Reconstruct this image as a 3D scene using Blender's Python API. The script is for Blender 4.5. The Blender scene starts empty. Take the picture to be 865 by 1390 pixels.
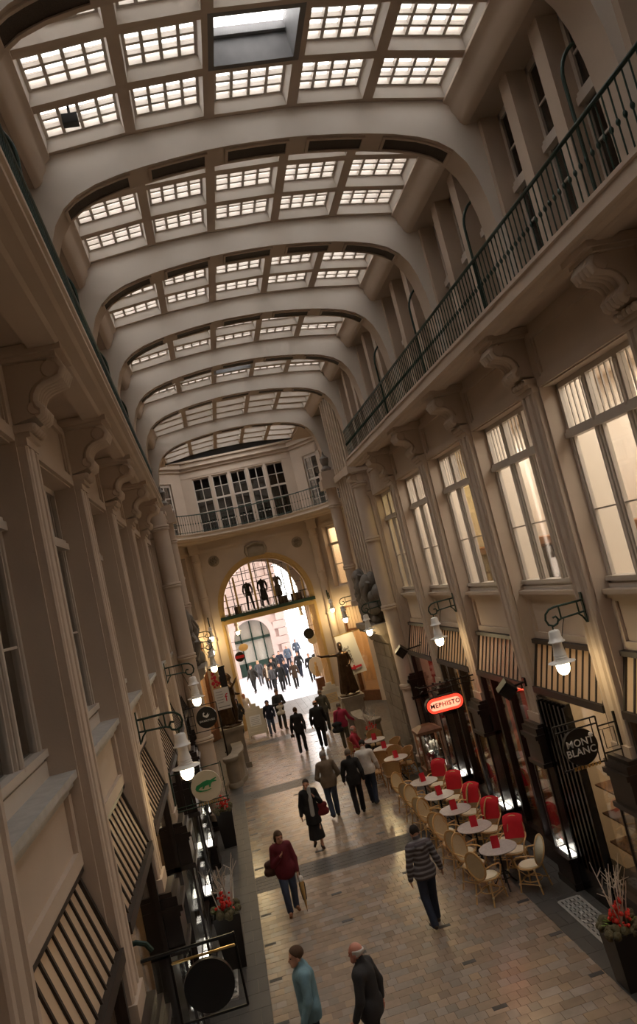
import bpy, bmesh, math, random
import numpy as np
from mathutils import Vector, Matrix
from math import sin, cos, pi, radians, sqrt

SC = bpy.context.scene
COL = SC.collection
RNG = random.Random(7)

# ------------------------------------------------------------------ camera, sky, exposure
def make_camera():
    yaw, pitch, roll, f = 0.1587, 0.1173, -0.2324, 1053.8
    fw = Vector((sin(yaw)*cos(pitch), cos(yaw)*cos(pitch), sin(pitch)))
    r = Vector((cos(yaw), -sin(yaw), 0)); u = r.cross(fw)
    c, s = cos(roll), sin(roll)
    r2 = c*r + s*u; u2 = -s*r + c*u
    cam = bpy.data.cameras.new('camera'); o = bpy.data.objects.new('camera', cam)
    COL.objects.link(o)
    m = Matrix((r2, u2, -fw)).transposed().to_4x4()
    m.translation = Vector((-1.90, -4.833, 6.65))
    o.matrix_world = m
    cam.sensor_fit = 'AUTO'; cam.sensor_width = 36.0
    cam.lens = f/1390*36.0
    cam.shift_y = -45/1390; cam.shift_x = 0.0
    cam.clip_start = 0.05; cam.clip_end = 400
    SC.camera = o
make_camera()

W = bpy.data.worlds.new('sky'); SC.world = W; W.use_nodes = True
bgn = W.node_tree.nodes['Background']
bgn.inputs['Color'].default_value = (1.0, 0.97, 0.94, 1); bgn.inputs['Strength'].default_value = 6.0
SC.view_settings.view_transform = 'Standard'; SC.view_settings.look = 'None'
SC.view_settings.exposure = 0.12; SC.view_settings.gamma = 1.0
SC.view_settings.use_curve_mapping = False
cy = SC.cycles
cy.use_denoising = True
cy.max_bounces = 8; cy.diffuse_bounces = 5; cy.glossy_bounces = 3; cy.transparent_max_bounces = 12
cy.transmission_bounces = 4
cy.sample_clamp_indirect = 4.0
cy.caustics_reflective = False; cy.caustics_refractive = False

# ------------------------------------------------------------------ materials
MAT = {}
def mat(name, col, rough=0.6, var=0.0, scale=4.0, metal=0.0, bump=0.0, bscale=40.0, spec=0.4, emit=None, estr=0.0, rnd=0.0, coat=0.0, isl=False):
    m = bpy.data.materials.new(name); m.use_nodes = True
    nt = m.node_tree; N = nt.nodes; L = nt.links
    b = N['Principled BSDF']
    b.inputs['Base Color'].default_value = (*col, 1); b.inputs['Roughness'].default_value = rough
    b.inputs['Metallic'].default_value = metal; b.inputs['Specular IOR Level'].default_value = spec
    if coat: b.inputs['Coat Weight'].default_value = coat
    tc = None
    if var or bump:
        tc = N.new('ShaderNodeTexCoord')
    last = None
    if var:
        n = N.new('ShaderNodeTexNoise'); n.inputs['Scale'].default_value = scale; n.inputs['Detail'].default_value = 5
        L.new(tc.outputs['Object'], n.inputs['Vector'])
        r = N.new('ShaderNodeMapRange'); r.inputs['From Min'].default_value = 0.3; r.inputs['From Max'].default_value = 0.7
        r.inputs['To Min'].default_value = 1-var; r.inputs['To Max'].default_value = 1+var
        L.new(n.outputs['Fac'], r.inputs['Value'])
        last = r.outputs['Result']
    if rnd:
        if isl:
            g = N.new('ShaderNodeNewGeometry'); src = g.outputs['Random Per Island']
        else:
            g = N.new('ShaderNodeObjectInfo'); src = g.outputs['Random']
        r2 = N.new('ShaderNodeMapRange'); r2.inputs['To Min'].default_value = 1-rnd; r2.inputs['To Max'].default_value = 1+rnd
        L.new(src, r2.inputs['Value'])
        if last:
            mm = N.new('ShaderNodeMath'); mm.operation = 'MULTIPLY'
            L.new(last, mm.inputs[0]); L.new(r2.outputs['Result'], mm.inputs[1]); last = mm.outputs[0]
        else: last = r2.outputs['Result']
    if last:
        mx = N.new('ShaderNodeVectorMath'); mx.operation = 'SCALE'
        mx.inputs[0].default_value = col
        L.new(last, mx.inputs['Scale']); L.new(mx.outputs['Vector'], b.inputs['Base Color'])
    if bump:
        n2 = N.new('ShaderNodeTexNoise'); n2.inputs['Scale'].default_value = bscale; n2.inputs['Detail'].default_value = 4
        L.new(tc.outputs['Object'], n2.inputs['Vector'])
        bp = N.new('ShaderNodeBump'); bp.inputs['Strength'].default_value = bump; bp.inputs['Distance'].default_value = 0.02
        L.new(n2.outputs['Fac'], bp.inputs['Height']); L.new(bp.outputs['Normal'], b.inputs['Normal'])
    if emit:
        b.inputs['Emission Color'].default_value = (*emit, 1); b.inputs['Emission Strength'].default_value = estr
    MAT[name] = m
    return m

def glass(name, tint=(0.95, 0.95, 0.95), refl=0.08, rough=0.03):
    m = bpy.data.materials.new(name); m.use_nodes = True
    nt = m.node_tree; N = nt.nodes; L = nt.links
    for n in list(N): N.remove(n)
    o = N.new('ShaderNodeOutputMaterial'); t = N.new('ShaderNodeBsdfTransparent'); t.inputs['Color'].default_value = (*tint, 1)
    g = N.new('ShaderNodeBsdfGlossy'); g.inputs['Roughness'].default_value = rough
    lw = N.new('ShaderNodeLayerWeight'); lw.inputs['Blend'].default_value = 0.25
    mr = N.new('ShaderNodeMapRange'); mr.inputs['To Min'].default_value = refl; mr.inputs['To Max'].default_value = min(0.7, refl+0.4)
    L.new(lw.outputs['Facing'], mr.inputs['Value'])
    mx = N.new('ShaderNodeMixShader'); L.new(mr.outputs['Result'], mx.inputs['Fac'])
    L.new(t.outputs['BSDF'], mx.inputs[1]); L.new(g.outputs['BSDF'], mx.inputs[2]); L.new(mx.outputs['Shader'], o.inputs['Surface'])
    MAT[name] = m
    return m

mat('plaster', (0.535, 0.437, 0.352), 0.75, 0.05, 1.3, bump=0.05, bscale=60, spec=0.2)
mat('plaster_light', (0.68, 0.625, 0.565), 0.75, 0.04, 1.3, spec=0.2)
mat('frame_paint', (0.56, 0.50, 0.44), 0.45, 0.03, 3)
mat('sill_stone', (0.42, 0.40, 0.37), 0.6, 0.10, 9, bump=0.1)
mat('iron_green', (0.018, 0.042, 0.031), 0.45, metal=0.3)
mat('iron_black', (0.012, 0.011, 0.011), 0.4, metal=0.3)
mat('stone', (0.26, 0.215, 0.165), 0.75, 0.16, 2.5, bump=0.3, bscale=18)
mat('stone_dark', (0.17, 0.15, 0.13), 0.7, 0.2, 3, bump=0.4, bscale=14)
mat('dark_wood', (0.016, 0.011, 0.010), 0.28, 0.2, 6, spec=0.5)
mat('black_panel', (0.006, 0.0055, 0.006), 0.18, spec=0.5)
mat('brass', (0.55, 0.38, 0.14), 0.3, metal=0.9)
mat('gold_paint', (0.50, 0.33, 0.13), 0.4, 0.08, 6, metal=0.25)
def slat_mat():
    m = mat('slat_cream', (0.64, 0.55, 0.44), 0.6, rnd=0.05); nt = m.node_tree; N = nt.nodes; L = nt.links
    t = N.new('ShaderNodeBsdfTranslucent'); t.inputs['Color'].default_value = (.80, .68, .52, 1)
    mx = N.new('ShaderNodeMixShader'); mx.inputs['Fac'].default_value = .5
    L.new(N['Principled BSDF'].outputs[0], mx.inputs[1]); L.new(t.outputs[0], mx.inputs[2]); L.new(mx.outputs[0], N['Material Output'].inputs['Surface'])
slat_mat()
mat('slat_dark', (0.035, 0.026, 0.022), 0.5)
mat('cream_wall', (0.84, 0.75, 0.65), 0.8)
mat('warm_wall', (0.66, 0.47, 0.28), 0.8)
mat('red_wall', (0.42, 0.05, 0.035), 0.6)
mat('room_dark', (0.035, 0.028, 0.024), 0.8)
mat('white_enamel', (0.75, 0.74, 0.72), 0.3, spec=0.5)
mat('tile', (0.345, 0.262, 0.195), 0.24, 0.14, 3.0, rnd=0.13, spec=0.5)
mat('tile_mass', (0.345, 0.262, 0.195), 0.24, 0.14, 3.0, rnd=0.13, spec=0.5, isl=True)
def tile_tones(name, isl):
    m = MAT[name]; nt = m.node_tree; N = nt.nodes; L = nt.links
    src = N.new('ShaderNodeNewGeometry').outputs['Random Per Island'] if isl else N.new('ShaderNodeObjectInfo').outputs['Random']
    f = N.new('ShaderNodeMath'); f.operation = 'MULTIPLY'; f.inputs[1].default_value = 7.31; L.new(src, f.inputs[0])
    g = N.new('ShaderNodeMath'); g.operation = 'FRACT'; L.new(f.outputs[0], g.inputs[0])
    r = N.new('ShaderNodeValToRGB'); e = r.color_ramp.elements; r.color_ramp.interpolation = 'CONSTANT'
    e[0].color = (.275,.207,.155,1); e[1].position = .30; e[1].color = (.305,.235,.178,1)
    for p, c in ((.55,(.275,.230,.192,1)),(.75,(.295,.252,.216,1)),(.9,(.325,.245,.172,1))): q = e.new(p); q.color = c
    L.new(g.outputs[0], r.inputs[0])
    sc = [n for n in N if n.type == 'VECT_MATH'][0]; L.new(r.outputs[0], sc.inputs[0])
tile_tones('tile', False); tile_tones('tile_mass', True)
mat('slate_tile', (0.070, 0.066, 0.061), 0.45, 0.10, 3.0, rnd=0.10, spec=0.45, isl=True)
mat('slate_insert', (0.035, 0.033, 0.031), 0.5)
mat('grout', (0.21, 0.165, 0.125), 0.6)
mat('street_stone', (0.45, 0.45, 0.49), 0.6, 0.06, 2)
mat('pink_stone', (0.47, 0.36, 0.33), 0.7, 0.06, 3, rnd=0.06, bump=0.1)
mat('grey_box', (0.16, 0.155, 0.155), 0.5, 0.12, 5)
mat('bulb', (1, 0.9, 0.7), 0.3, emit=(1.0, 0.80, 0.48), estr=18)
mat('lamp_panel', (1, 0.95, 0.85), 0.4, emit=(1.0, 0.86, 0.66), estr=9)
mat('white_glow', (1, 1, 1), 0.4, emit=(1.0, 0.93, 0.85), estr=10)
mat('red_sign_glow', (0.8, 0.08, 0.04), 0.3, emit=(1.0, 0.07, 0.035), estr=1.1)
mat('sign_core_glow', (1.0, 0.5, 0.3), 0.3, emit=(1.0, 0.42, 0.26), estr=1.15)
mat('black', (0.008, 0.007, 0.007), 0.4)
mat('white_print', (0.78, 0.76, 0.73), 0.6)
mat('grey_print', (0.28, 0.27, 0.27), 0.6)
mat('red_print', (0.62, 0.03, 0.05), 0.6)
mat('green_print', (0.02, 0.24, 0.09), 0.5)
mat('cream_sign', (0.62, 0.56, 0.44), 0.5)
mat('tan_sign', (0.62, 0.44, 0.22), 0.5)
mat('bronze', (0.075, 0.045, 0.026), 0.32, 0.25, 7, metal=0.75, bump=0.3, bscale=14)
mat('rattan', (0.60, 0.38, 0.16), 0.45, 0.12, 30)
mat('rattan_dark', (0.34, 0.165, 0.055), 0.45, 0.2, 40, bump=0.3, bscale=120)
mat('cane_cream', (0.60, 0.49, 0.31), 0.6, 0.08, 60, bump=0.25, bscale=150)
mat('cane_brown', (0.42, 0.25, 0.10), 0.6, 0.12, 60, bump=0.25, bscale=150)
mat('seat_cream', (0.76, 0.66, 0.48), 0.7)
mat('table_stone', (0.50, 0.45, 0.42), 0.3, 0.12, 25)
mat('red_cloth', (0.60, 0.018, 0.03), 0.85, 0.06, 8)
mat('red_card', (0.55, 0.015, 0.03), 0.5)
mat('moss', (0.10, 0.085, 0.045), 0.9, 0.3, 25, bump=0.6, bscale=60)
mat('twig', (0.55, 0.47, 0.40), 0.7, 0.1, 20)
mat('red_flower', (0.62, 0.03, 0.02), 0.6, 0.25, 12)
mat('green_leaf', (0.13, 0.22, 0.03), 0.6, 0.2, 12)
mat('planter', (0.022, 0.018, 0.016), 0.4)
mat('wood_orange', (0.36, 0.15, 0.055), 0.4, 0.15, 8)
mat('wood_brown', (0.16, 0.07, 0.035), 0.35, 0.2, 8)
mat('garment_dark', (0.03, 0.026, 0.026), 0.8, 0.3, 12)
mat('mesh_dark', (0.05, 0.036, 0.027), 0.7, 0.5, 120)
glass('sky_glass', (0.97, 0.97, 0.97), 0.03)
glass('window_glass', (0.93, 0.93, 0.91), 0.06)
glass('shop_glass', (0.92, 0.92, 0.90), 0.09)
glass('dark_glass', (0.5, 0.5, 0.5), 0.10)

# ------------------------------------------------------------------ mesh helpers
class MB:
    def __init__(self): self.v = []; self.f = []
    def add(self, vs, fs):
        n = len(self.v); self.v += [tuple(p) for p in vs]; self.f += [tuple(i+n for i in q) for q in fs]
        return self
    def box(self, x0, x1, y0, y1, z0, z1):
        if x0 > x1: x0, x1 = x1, x0
        if y0 > y1: y0, y1 = y1, y0
        v = [(x0,y0,z0),(x1,y0,z0),(x1,y1,z0),(x0,y1,z0),(x0,y0,z1),(x1,y0,z1),(x1,y1,z1),(x0,y1,z1)]
        return self.add(v, [(0,3,2,1),(4,5,6,7),(0,1,5,4),(1,2,6,5),(2,3,7,6),(3,0,4,7)])
    def obox(self, c, dx, dy, dz, sx, sy, sz):
        """box centred on c along the unit vectors dx,dy,dz with full sizes"""
        c = Vector(c); dx = Vector(dx)*sx/2; dy = Vector(dy)*sy/2; dz = Vector(dz)*sz/2
        v = [c-dx-dy-dz, c+dx-dy-dz, c+dx+dy-dz, c-dx+dy-dz, c-dx-dy+dz, c+dx-dy+dz, c+dx+dy+dz, c-dx+dy+dz]
        return self.add(v, [(0,3,2,1),(4,5,6,7),(0,1,5,4),(1,2,6,5),(2,3,7,6),(3,0,4,7)])
    def sweep(self, rings, closed=True, caps=True):
        """rings: lists of points of one length, joined in order"""
        m = len(rings[0]); vs = [p for r in rings for p in r]; fs = []
        for i in range(len(rings)-1):
            for j in range(m if closed else m-1):
                k = (j+1) % m
                fs.append((i*m+j, i*m+k, (i+1)*m+k, (i+1)*m+j))
        if caps and closed:
            fs.append(tuple(range(m-1, -1, -1))); fs.append(tuple((len(rings)-1)*m+j for j in range(m)))
        return self.add(vs, fs)
    def ext_y(self, prof, s, y0, y1):
        """profile in (u,z), side s, swept along y"""
        return self.sweep([[(s*u, y, z) for u, z in prof] for y in (y0, y1)])
    def tube(self, pts, r, n=8, closed=False):
        pts = [Vector(p) for p in pts]; R = r if isinstance(r, (list, tuple)) else [r]*len(pts)
        rings = []; prev = None
        for i, p in enumerate(pts):
            if closed: d = pts[(i+1) % len(pts)] - pts[i-1]
            else: d = pts[min(i+1, len(pts)-1)] - pts[max(i-1, 0)]
            d = d.normalized() if d.length > 1e-9 else Vector((0,0,1))
            if prev is None:
                a = Vector((0,0,1)) if abs(d.z) < 0.9 else Vector((1,0,0))
                e = d.cross(a).normalized()
            else:
                e = prev - d*prev.dot(d); e = e.normalized() if e.length > 1e-6 else prev
            prev = e; g = d.cross(e)
            rings.append([p + R[i]*(cos(2*pi*k/n)*e + sin(2*pi*k/n)*g) for k in range(n)])
        if closed: rings.append(rings[0]); return self.sweep(rings, True, False)
        return self.sweep(rings, True, True)
    def lathe(self, prof, c=(0,0,0), n=16, sx=1, sy=1):
        rings = [[(c[0]+sx*r*cos(2*pi*k/n), c[1]+sy*r*sin(2*pi*k/n), c[2]+z) for k in range(n)] for r, z in prof]
        return self.sweep(rings, True, True)
    def ball(self, c, r, n=10, m=6, sx=1, sy=1, sz=1):
        return self.lathe([(max(1e-4, r*sin(pi*i/m))*1.0, -r*sz*cos(pi*i/m)) for i in range(m+1)], c, n, sx, sy)
    def prism(self, poly, axis, a, b):
        """poly of 2-D points; axis 'x': (y,z), 'y': (x,z), 'z': (x,y)"""
        def P(p, t): return (t,p[0],p[1]) if axis == 'x' else ((p[0],t,p[1]) if axis == 'y' else (p[0],p[1],t))
        return self.sweep([[P(p, a) for p in poly], [P(p, b) for p in poly]])
    def xf(self, M):
        self.v = [tuple(M @ Vector(p)) for p in self.v]; return self
    def mesh(self, name, material, smooth=None, origin=None):
        me = bpy.data.meshes.new(name)
        vs = self.v
        if origin is not None: vs = [(a-origin[0], b-origin[1], c-origin[2]) for a, b, c in vs]
        me.from_pydata(vs, [], self.f)
        bm = bmesh.new(); bm.from_mesh(me)
        bmesh.ops.recalc_face_normals(bm, faces=bm.faces[:])
        bm.to_mesh(me); bm.free()
        if smooth is not None:
            me.shade_smooth(); me.set_sharp_from_angle(angle=radians(smooth))
        if material: me.materials.append(MAT[material] if isinstance(material, str) else material)
        return me
    def build(self, name, material, parent=None, smooth=None, local=False, loc=None):
        """one mesh object; world coordinates unless local"""
        org = None
        if parent is not None and not local: org = parent['_w'] if '_w' in parent.keys() else wloc(parent)
        if parent is None and loc is not None and not local: org = loc
        o = bpy.data.objects.new(name, self.mesh(name, material, smooth, org)); COL.objects.link(o)
        if parent is not None: o.parent = parent
        if loc is not None: o.location = loc
        return o

def wloc(o):
    p = Vector(o.location)
    while o.parent is not None:
        o = o.parent; p = p + Vector(o.location)
    return tuple(p)

def tag(o, label=None, cat=None, group=None, kind=None):
    if label: o['label'] = label
    if cat: o['category'] = cat
    if group: o['group'] = group
    if kind: o['kind'] = kind
    return o
def empty(name, loc=(0,0,0), rz=0.0):
    o = bpy.data.objects.new(name, None); COL.objects.link(o); o.location = loc; o.rotation_euler = (0,0,rz)
    o.empty_display_size = 0.1
    return o
def thing(name, label, cat, loc=(0,0,0), rz=0.0, group=None):
    return tag(empty(name, loc, rz), label, cat, group)
def struct(name, loc=(0,0,0)):
    return tag(empty(name, loc), kind='structure')
KIDS = {}
def copy_tree(o, parent=None):
    c = o.copy(); COL.objects.link(c)
    if parent is not None: c.parent = parent
    for ch in o.children: copy_tree(ch, c)
    return c
def inst(me, name, parent=None, loc=(0,0,0), rot=None, scale=None):
    o = bpy.data.objects.new(name, me); COL.objects.link(o); o.location = loc
    if parent is not None: o.parent = parent
    if rot: o.rotation_euler = rot
    if scale: o.scale = scale
    return o
FONT_CACHE = {}
def text_mesh(name, body, size, material, extrude=0.004, align='CENTER', spacing=1.0, bold=0.0):
    cu = bpy.data.curves.new(name, 'FONT'); cu.body = body; cu.size = size; cu.extrude = extrude
    cu.align_x = align; cu.align_y = 'CENTER'; cu.space_character = spacing; cu.resolution_u = 3; cu.offset = bold
    o = bpy.data.objects.new(name, cu); COL.objects.link(o)
    dg = bpy.context.evaluated_depsgraph_get()
    me = bpy.data.meshes.new_from_object(o.evaluated_get(dg)); me.name = name
    bpy.data.objects.remove(o)
    me.materials.clear(); me.materials.append(MAT[material])
    return me
def basis(ex, ey, ez, loc=(0,0,0)):
    m = Matrix((Vector(ex), Vector(ey), Vector(ez))).transposed().to_4x4(); m.translation = Vector(loc); return m
def light(name, kind, loc, energy, col, size=0.1, parent=None, rot=None, sy=None, spot=None):
    l = bpy.data.lights.new(name, kind); l.energy = energy; l.color = col
    if kind == 'AREA':
        l.size = size
        if sy: l.shape = 'RECTANGLE'; l.size_y = sy
    else: l.shadow_soft_size = size
    if spot: l.spot_size = spot; l.spot_blend = 0.6
    o = bpy.data.objects.new(name, l); COL.objects.link(o)
    if parent is not None: o.parent = parent; w = wloc(parent); o.location = (loc[0]-w[0], loc[1]-w[1], loc[2]-w[2])
    else: o.location = loc
    if rot: o.rotation_euler = rot
    return o
# ================================================================== FLOOR
PK = 3.27                     # pilaster spacing along the hall
def YP(k): return PK*k
AK = 3.5
def YA(k): return AK*k - 1.6   # near face of roof arch k
ARCH_D = 0.47

floor = struct('floor')
FZ = 0.0
def build_floor():
    base = MB().box(-9, 9, -7, 40.5, -0.3, -0.012); base.build('screed', 'grout', floor)
    me_cache = {}
    field = MB(); border = MB(); nparts = 0
    tw, tl = 0.16333, 0.20
    bands = [(13.8, 14.62), (21.9, 22.7), (30.0, 30.8)]
    y = -1.0; row = 0
    rr = random.Random(3)
    while y < 34.6:
        row += 1
        inband = any(a-0.1 <= y+tl/2 <= b+0.1 for a, b in bands)
        xs = -2.45; off = 0.0 if row % 2 else tw/2
        x = xs
        first = True
        while x < 2.45-1e-6:
            w = (tw-off) if (first and off) else tw
            first = False
            if rr.random() < .28: w += tw
            if x+w > 2.45: w = 2.45-x
            h = rr.uniform(-0.0012, 0.0012)
            if inband:
                border.box(x+.004, x+w-.004, y+.004, y+tl-.004, -0.02, h)
            elif 6.9 < y < 9.4 and nparts < 298:
                key = round(w, 3)
                if key not in me_cache:
                    me_cache[key] = MB().box(.0025, w-.0025, .0025, tl-.0025, -0.02, 0).mesh('tile', 'tile')
                inst(me_cache[key], 'tile', floor, (x, y, h)); nparts += 1
            else:
                field.box(x+.0025, x+w-.0025, y+.0025, y+tl-.0025, -0.02, h)
            x += w
        y += tl
    # rotunda field beyond the hall
    yy = 22.0
    o = field.build('tile_field', 'tile_mass', floor); o['kind'] = 'stuff'
    for s in (-1, 1):
        yb = -1.0; r = 0
        while yb < 34.5:
            r += 1
            umax = 4.4 if yb < 22 else 6.2
            u = 2.45; 
            while u < umax:
                w = 0.36 if (r % 2 or u > 2.45) else 0.18
                border.box(s*(u+.003), s*(u+w-.003), yb+.003, yb+0.5-.003, -0.02, rr.uniform(-.001, .001))
                u += w
            yb += 0.5
    yb = 34.6
    while yb < 40.4:
        for i in range(-14, 14):
            field2 = border
            field2.box(i*0.36+.003, i*0.36+.357, yb+.003, yb+.497, -0.02, rr.uniform(-.001, .001))
        yb += 0.5
    o = border.build('border_tile_field', 'slate_tile', floor); o['kind'] = 'stuff'
    ins = MB().box(-.11, .11, -.05, .05, -0.02, 0.003).mesh('insert_tile', 'slate_insert')
    yb = 6.95
    while yb < 33:
        if not any(a-0.3 < yb < b+0.3 for a, b in bands):
            for x in (-2.32, -.79, .79, 2.32): inst(ins, 'insert_tile', floor, (x, yb, 0.0))
        yb += 1.4
build_floor()

# ================================================================== CEILING (vaulted skylight hall roof)
ceiling = struct('ceiling')
def vz(x): return 13.0 + 0.24*(1-min(1, abs(x)/2.9)**2)
COLX = [-2.94, -1.70, -0.645, 0.555, 1.73, 2.94]
COLX = [-2.95, -1.705, -0.62, 0.55, 1.73, 2.95]
COLX = [-2.95, -1.72, -0.60, 0.60, 1.72, 2.95]
ROW_L = (AK - ARCH_D)/3
SKY_ROOT = {}
def coffer_mesh(i, L, depth=0.19, name='skylight', material='plaster_light'):
    x0, x1 = COLX[i], COLX[i+1]
    r = 0.075
    a0, a1 = x0+r, x1-r; b0, b1 = r, L-r
    t0, t1 = a0+.03, a1-.03; c0, c1 = b0+.03, b1-.03
    zt = max(vz(x0), vz(x1)) + depth
    def ring(xa, xb, ya, yb, zf): return [(xa,ya,zf(xa)),(xb,ya,zf(xb)),(xb,yb,zf(xb)),(xa,yb,zf(xa))]
    R0 = ring(x0, x1, 0, L, lambda x: vz(x)+.5)
    R1 = ring(x0, x1, 0, L, vz); R2 = ring(a0, a1, b0, b1, vz); R3 = ring(t0, t1, c0, c1, lambda x: vz(x)+depth)
    R4 = ring(t0, t1, c0, c1, lambda x: vz(x)+depth+.1)
    m = MB().sweep([R0, R1, R2, R3, R4], True, False)
    return m, (t0, t1, c0, c1, depth)
def glazing(i, box, nx=4, ny=4):
    t0, t1, c0, c1, depth = box
    bars = MB(); panes = []
    bw = 0.022
    xs = [t0 + (t1-t0)*j/nx for j in range(nx+1)]; ys = [c0 + (c1-c0)*j/ny for j in range(ny+1)]
    def zz(x): return vz(x)+depth
    for j, x in enumerate(xs):
        w = bw if 0 < j < nx else bw*1.6
        bars.box(x-w, x+w, c0, c1, zz(x)-.015, zz(x)+.07)
    for j, y in enumerate(ys):
        w = bw if 0 < j < ny else bw*1.6
        bars.sweep([[(t0,y-w,zz(t0)-.01),(t0,y+w,zz(t0)-.01),(t0,y+w,zz(t0)+.065),(t0,y-w,zz(t0)+.065)],
                    [(t1,y-w,zz(t1)-.01),(t1,y+w,zz(t1)-.01),(t1,y+w,zz(t1)+.065),(t1,y-w,zz(t1)+.065)]])
    for a in range(nx):
        for b in range(ny):
            xa, xb, ya, yb = xs[a]+bw, xs[a+1]-bw, ys[b]+bw, ys[b+1]-bw
            p = MB().sweep([[(xa,ya,zz(xa)+.03),(xb,ya,zz(xb)+.03),(xb,yb,zz(xb)+.03),(xa,yb,zz(xa)+.03)],
                            [(xa,ya,zz(xa)+.036),(xb,ya,zz(xb)+.036),(xb,yb,zz(xb)+.036),(xa,yb,zz(xa)+.036)]])
            panes.append(p)
    return bars, panes
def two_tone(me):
    """plaster on low down-facing faces, plaster_light on the rest"""
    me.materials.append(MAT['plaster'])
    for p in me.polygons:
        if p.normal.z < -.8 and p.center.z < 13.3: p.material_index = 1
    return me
COF = {}
def coffer_set(L):
    k = round(L, 3)
    if k not in COF:
        S = []
        for i in range(5):
            m, bx = coffer_mesh(i, L)
            bars, panes = glazing(i, bx)
            allp = MB()
            for p in panes: allp.add(p.v, p.f)
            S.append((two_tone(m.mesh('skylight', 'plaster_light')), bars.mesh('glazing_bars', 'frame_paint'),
                      [p.mesh('pane', 'sky_glass') for p in panes], allp.mesh('pane_field', 'sky_glass')))
        COF[k] = S
    return COF[k]
def skylight(i, y, L, split):
    sh, bars, panes, allp = coffer_set(L)[i]
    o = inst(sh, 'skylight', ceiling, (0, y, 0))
    inst(bars, 'glazing_bars', o)
    if split:
        for p in panes: inst(p, 'pane', o)
    else:
        q = inst(allp, 'pane_field', o); q['kind'] = 'stuff'
def smoke_vent(i, y, L):
    m, bx = coffer_mesh(i, L, 0.42)
    o = m.build('smoke_vent', 'grey_box', ceiling, local=True); o.location = (0, y, 0)
    t0, t1, c0, c1, d = bx
    c = MB(); n = 30; z = vz(0)+d+.05
    ya, yb = c0, c0+(c1-c0)*0.93
    ring = []
    for j in range(n*2+1):
        x = t0+(t1-t0)*j/(2*n); ring.append((x, z+(.02 if j % 2 else -.02)))
    c.sweep([[(x, ya, q) for x, q in ring], [(x, yb, q-.10) for x, q in ring]], closed=False, caps=False)
    k = c.build('corrugated_sheet', 'sky_glass', o, local=True)
    MB().box(t0, t1, yb, c1, z-.12, z-.06).build('shutter', 'grey_box', o, local=True)
LOW = [(0,12.79),(0.4,12.785),(0.75,12.765),(1.2,12.72),(1.64,12.66),(2.0,12.595),(2.35,12.50),(2.62,12.38),(2.82,12.22),(2.97,12.0),(3.07,11.72),(3.14,11.35),(3.18,10.9),(3.2,10.3),(3.2,9.85)]
UPP = [(0,13.5),(0.4,13.5),(0.75,13.5),(1.2,13.5),(1.64,13.5),(2.0,13.5),(2.35,13.5),(2.62,13.5),(3.0,13.5),(3.35,13.5),(3.75,13.4),(3.75,12.6),(3.75,11.6),(3.75,10.3),(3.75,9.85)]
def arch_mesh():
    lo = [(-x, z) for x, z in LOW[:0:-1]] + LOW; up = [(-x, z) for x, z in UPP[:0:-1]] + UPP
    rings = []
    for (a, b), (c, d) in zip(lo, up):
        rings.append([(a, 0, b), (a, ARCH_D, b), (c, ARCH_D, d), (c, 0, d)])
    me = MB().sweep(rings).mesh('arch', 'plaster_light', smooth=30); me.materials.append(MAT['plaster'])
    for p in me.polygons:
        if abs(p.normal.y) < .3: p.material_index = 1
    return me
def lowz(x):
    x = abs(x)
    for (a, b), (c, d) in zip(LOW, LOW[1:]):
        if a <= x <= c: return b + (d-b)*(x-a)/(c-a)
    return LOW[-1][1]
def grille_mesh(xa, xb):
    fr = MB(); n = 6
    def strip(m, x0, x1, y0, y1, dz0, dz1, n):
        m.sweep([[(x0+(x1-x0)*j/n, y0, lowz(x0+(x1-x0)*j/n)-dz0), (x0+(x1-x0)*j/n, y1, lowz(x0+(x1-x0)*j/n)-dz0),
                  (x0+(x1-x0)*j/n, y1, lowz(x0+(x1-x0)*j/n)+dz1), (x0+(x1-x0)*j/n, y0, lowz(x0+(x1-x0)*j/n)+dz1)] for j in range(n+1)])
    strip(fr, xa, xb, .06, .10, .03, .02, n); strip(fr, xa, xb, ARCH_D-.10, ARCH_D-.06, .03, .02, n)
    strip(fr, xa, xa+.04, .06, ARCH_D-.06, .03, .02, 1); strip(fr, xb-.04, xb, .06, ARCH_D-.06, .03, .02, 1)
    gr = MB(); strip(gr, xa+.04, xb-.04, .10, ARCH_D-.10, .008, .02, n)
    return fr.mesh('grille_frame', 'plaster'), gr.mesh('grille_mesh', 'mesh_dark')
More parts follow.
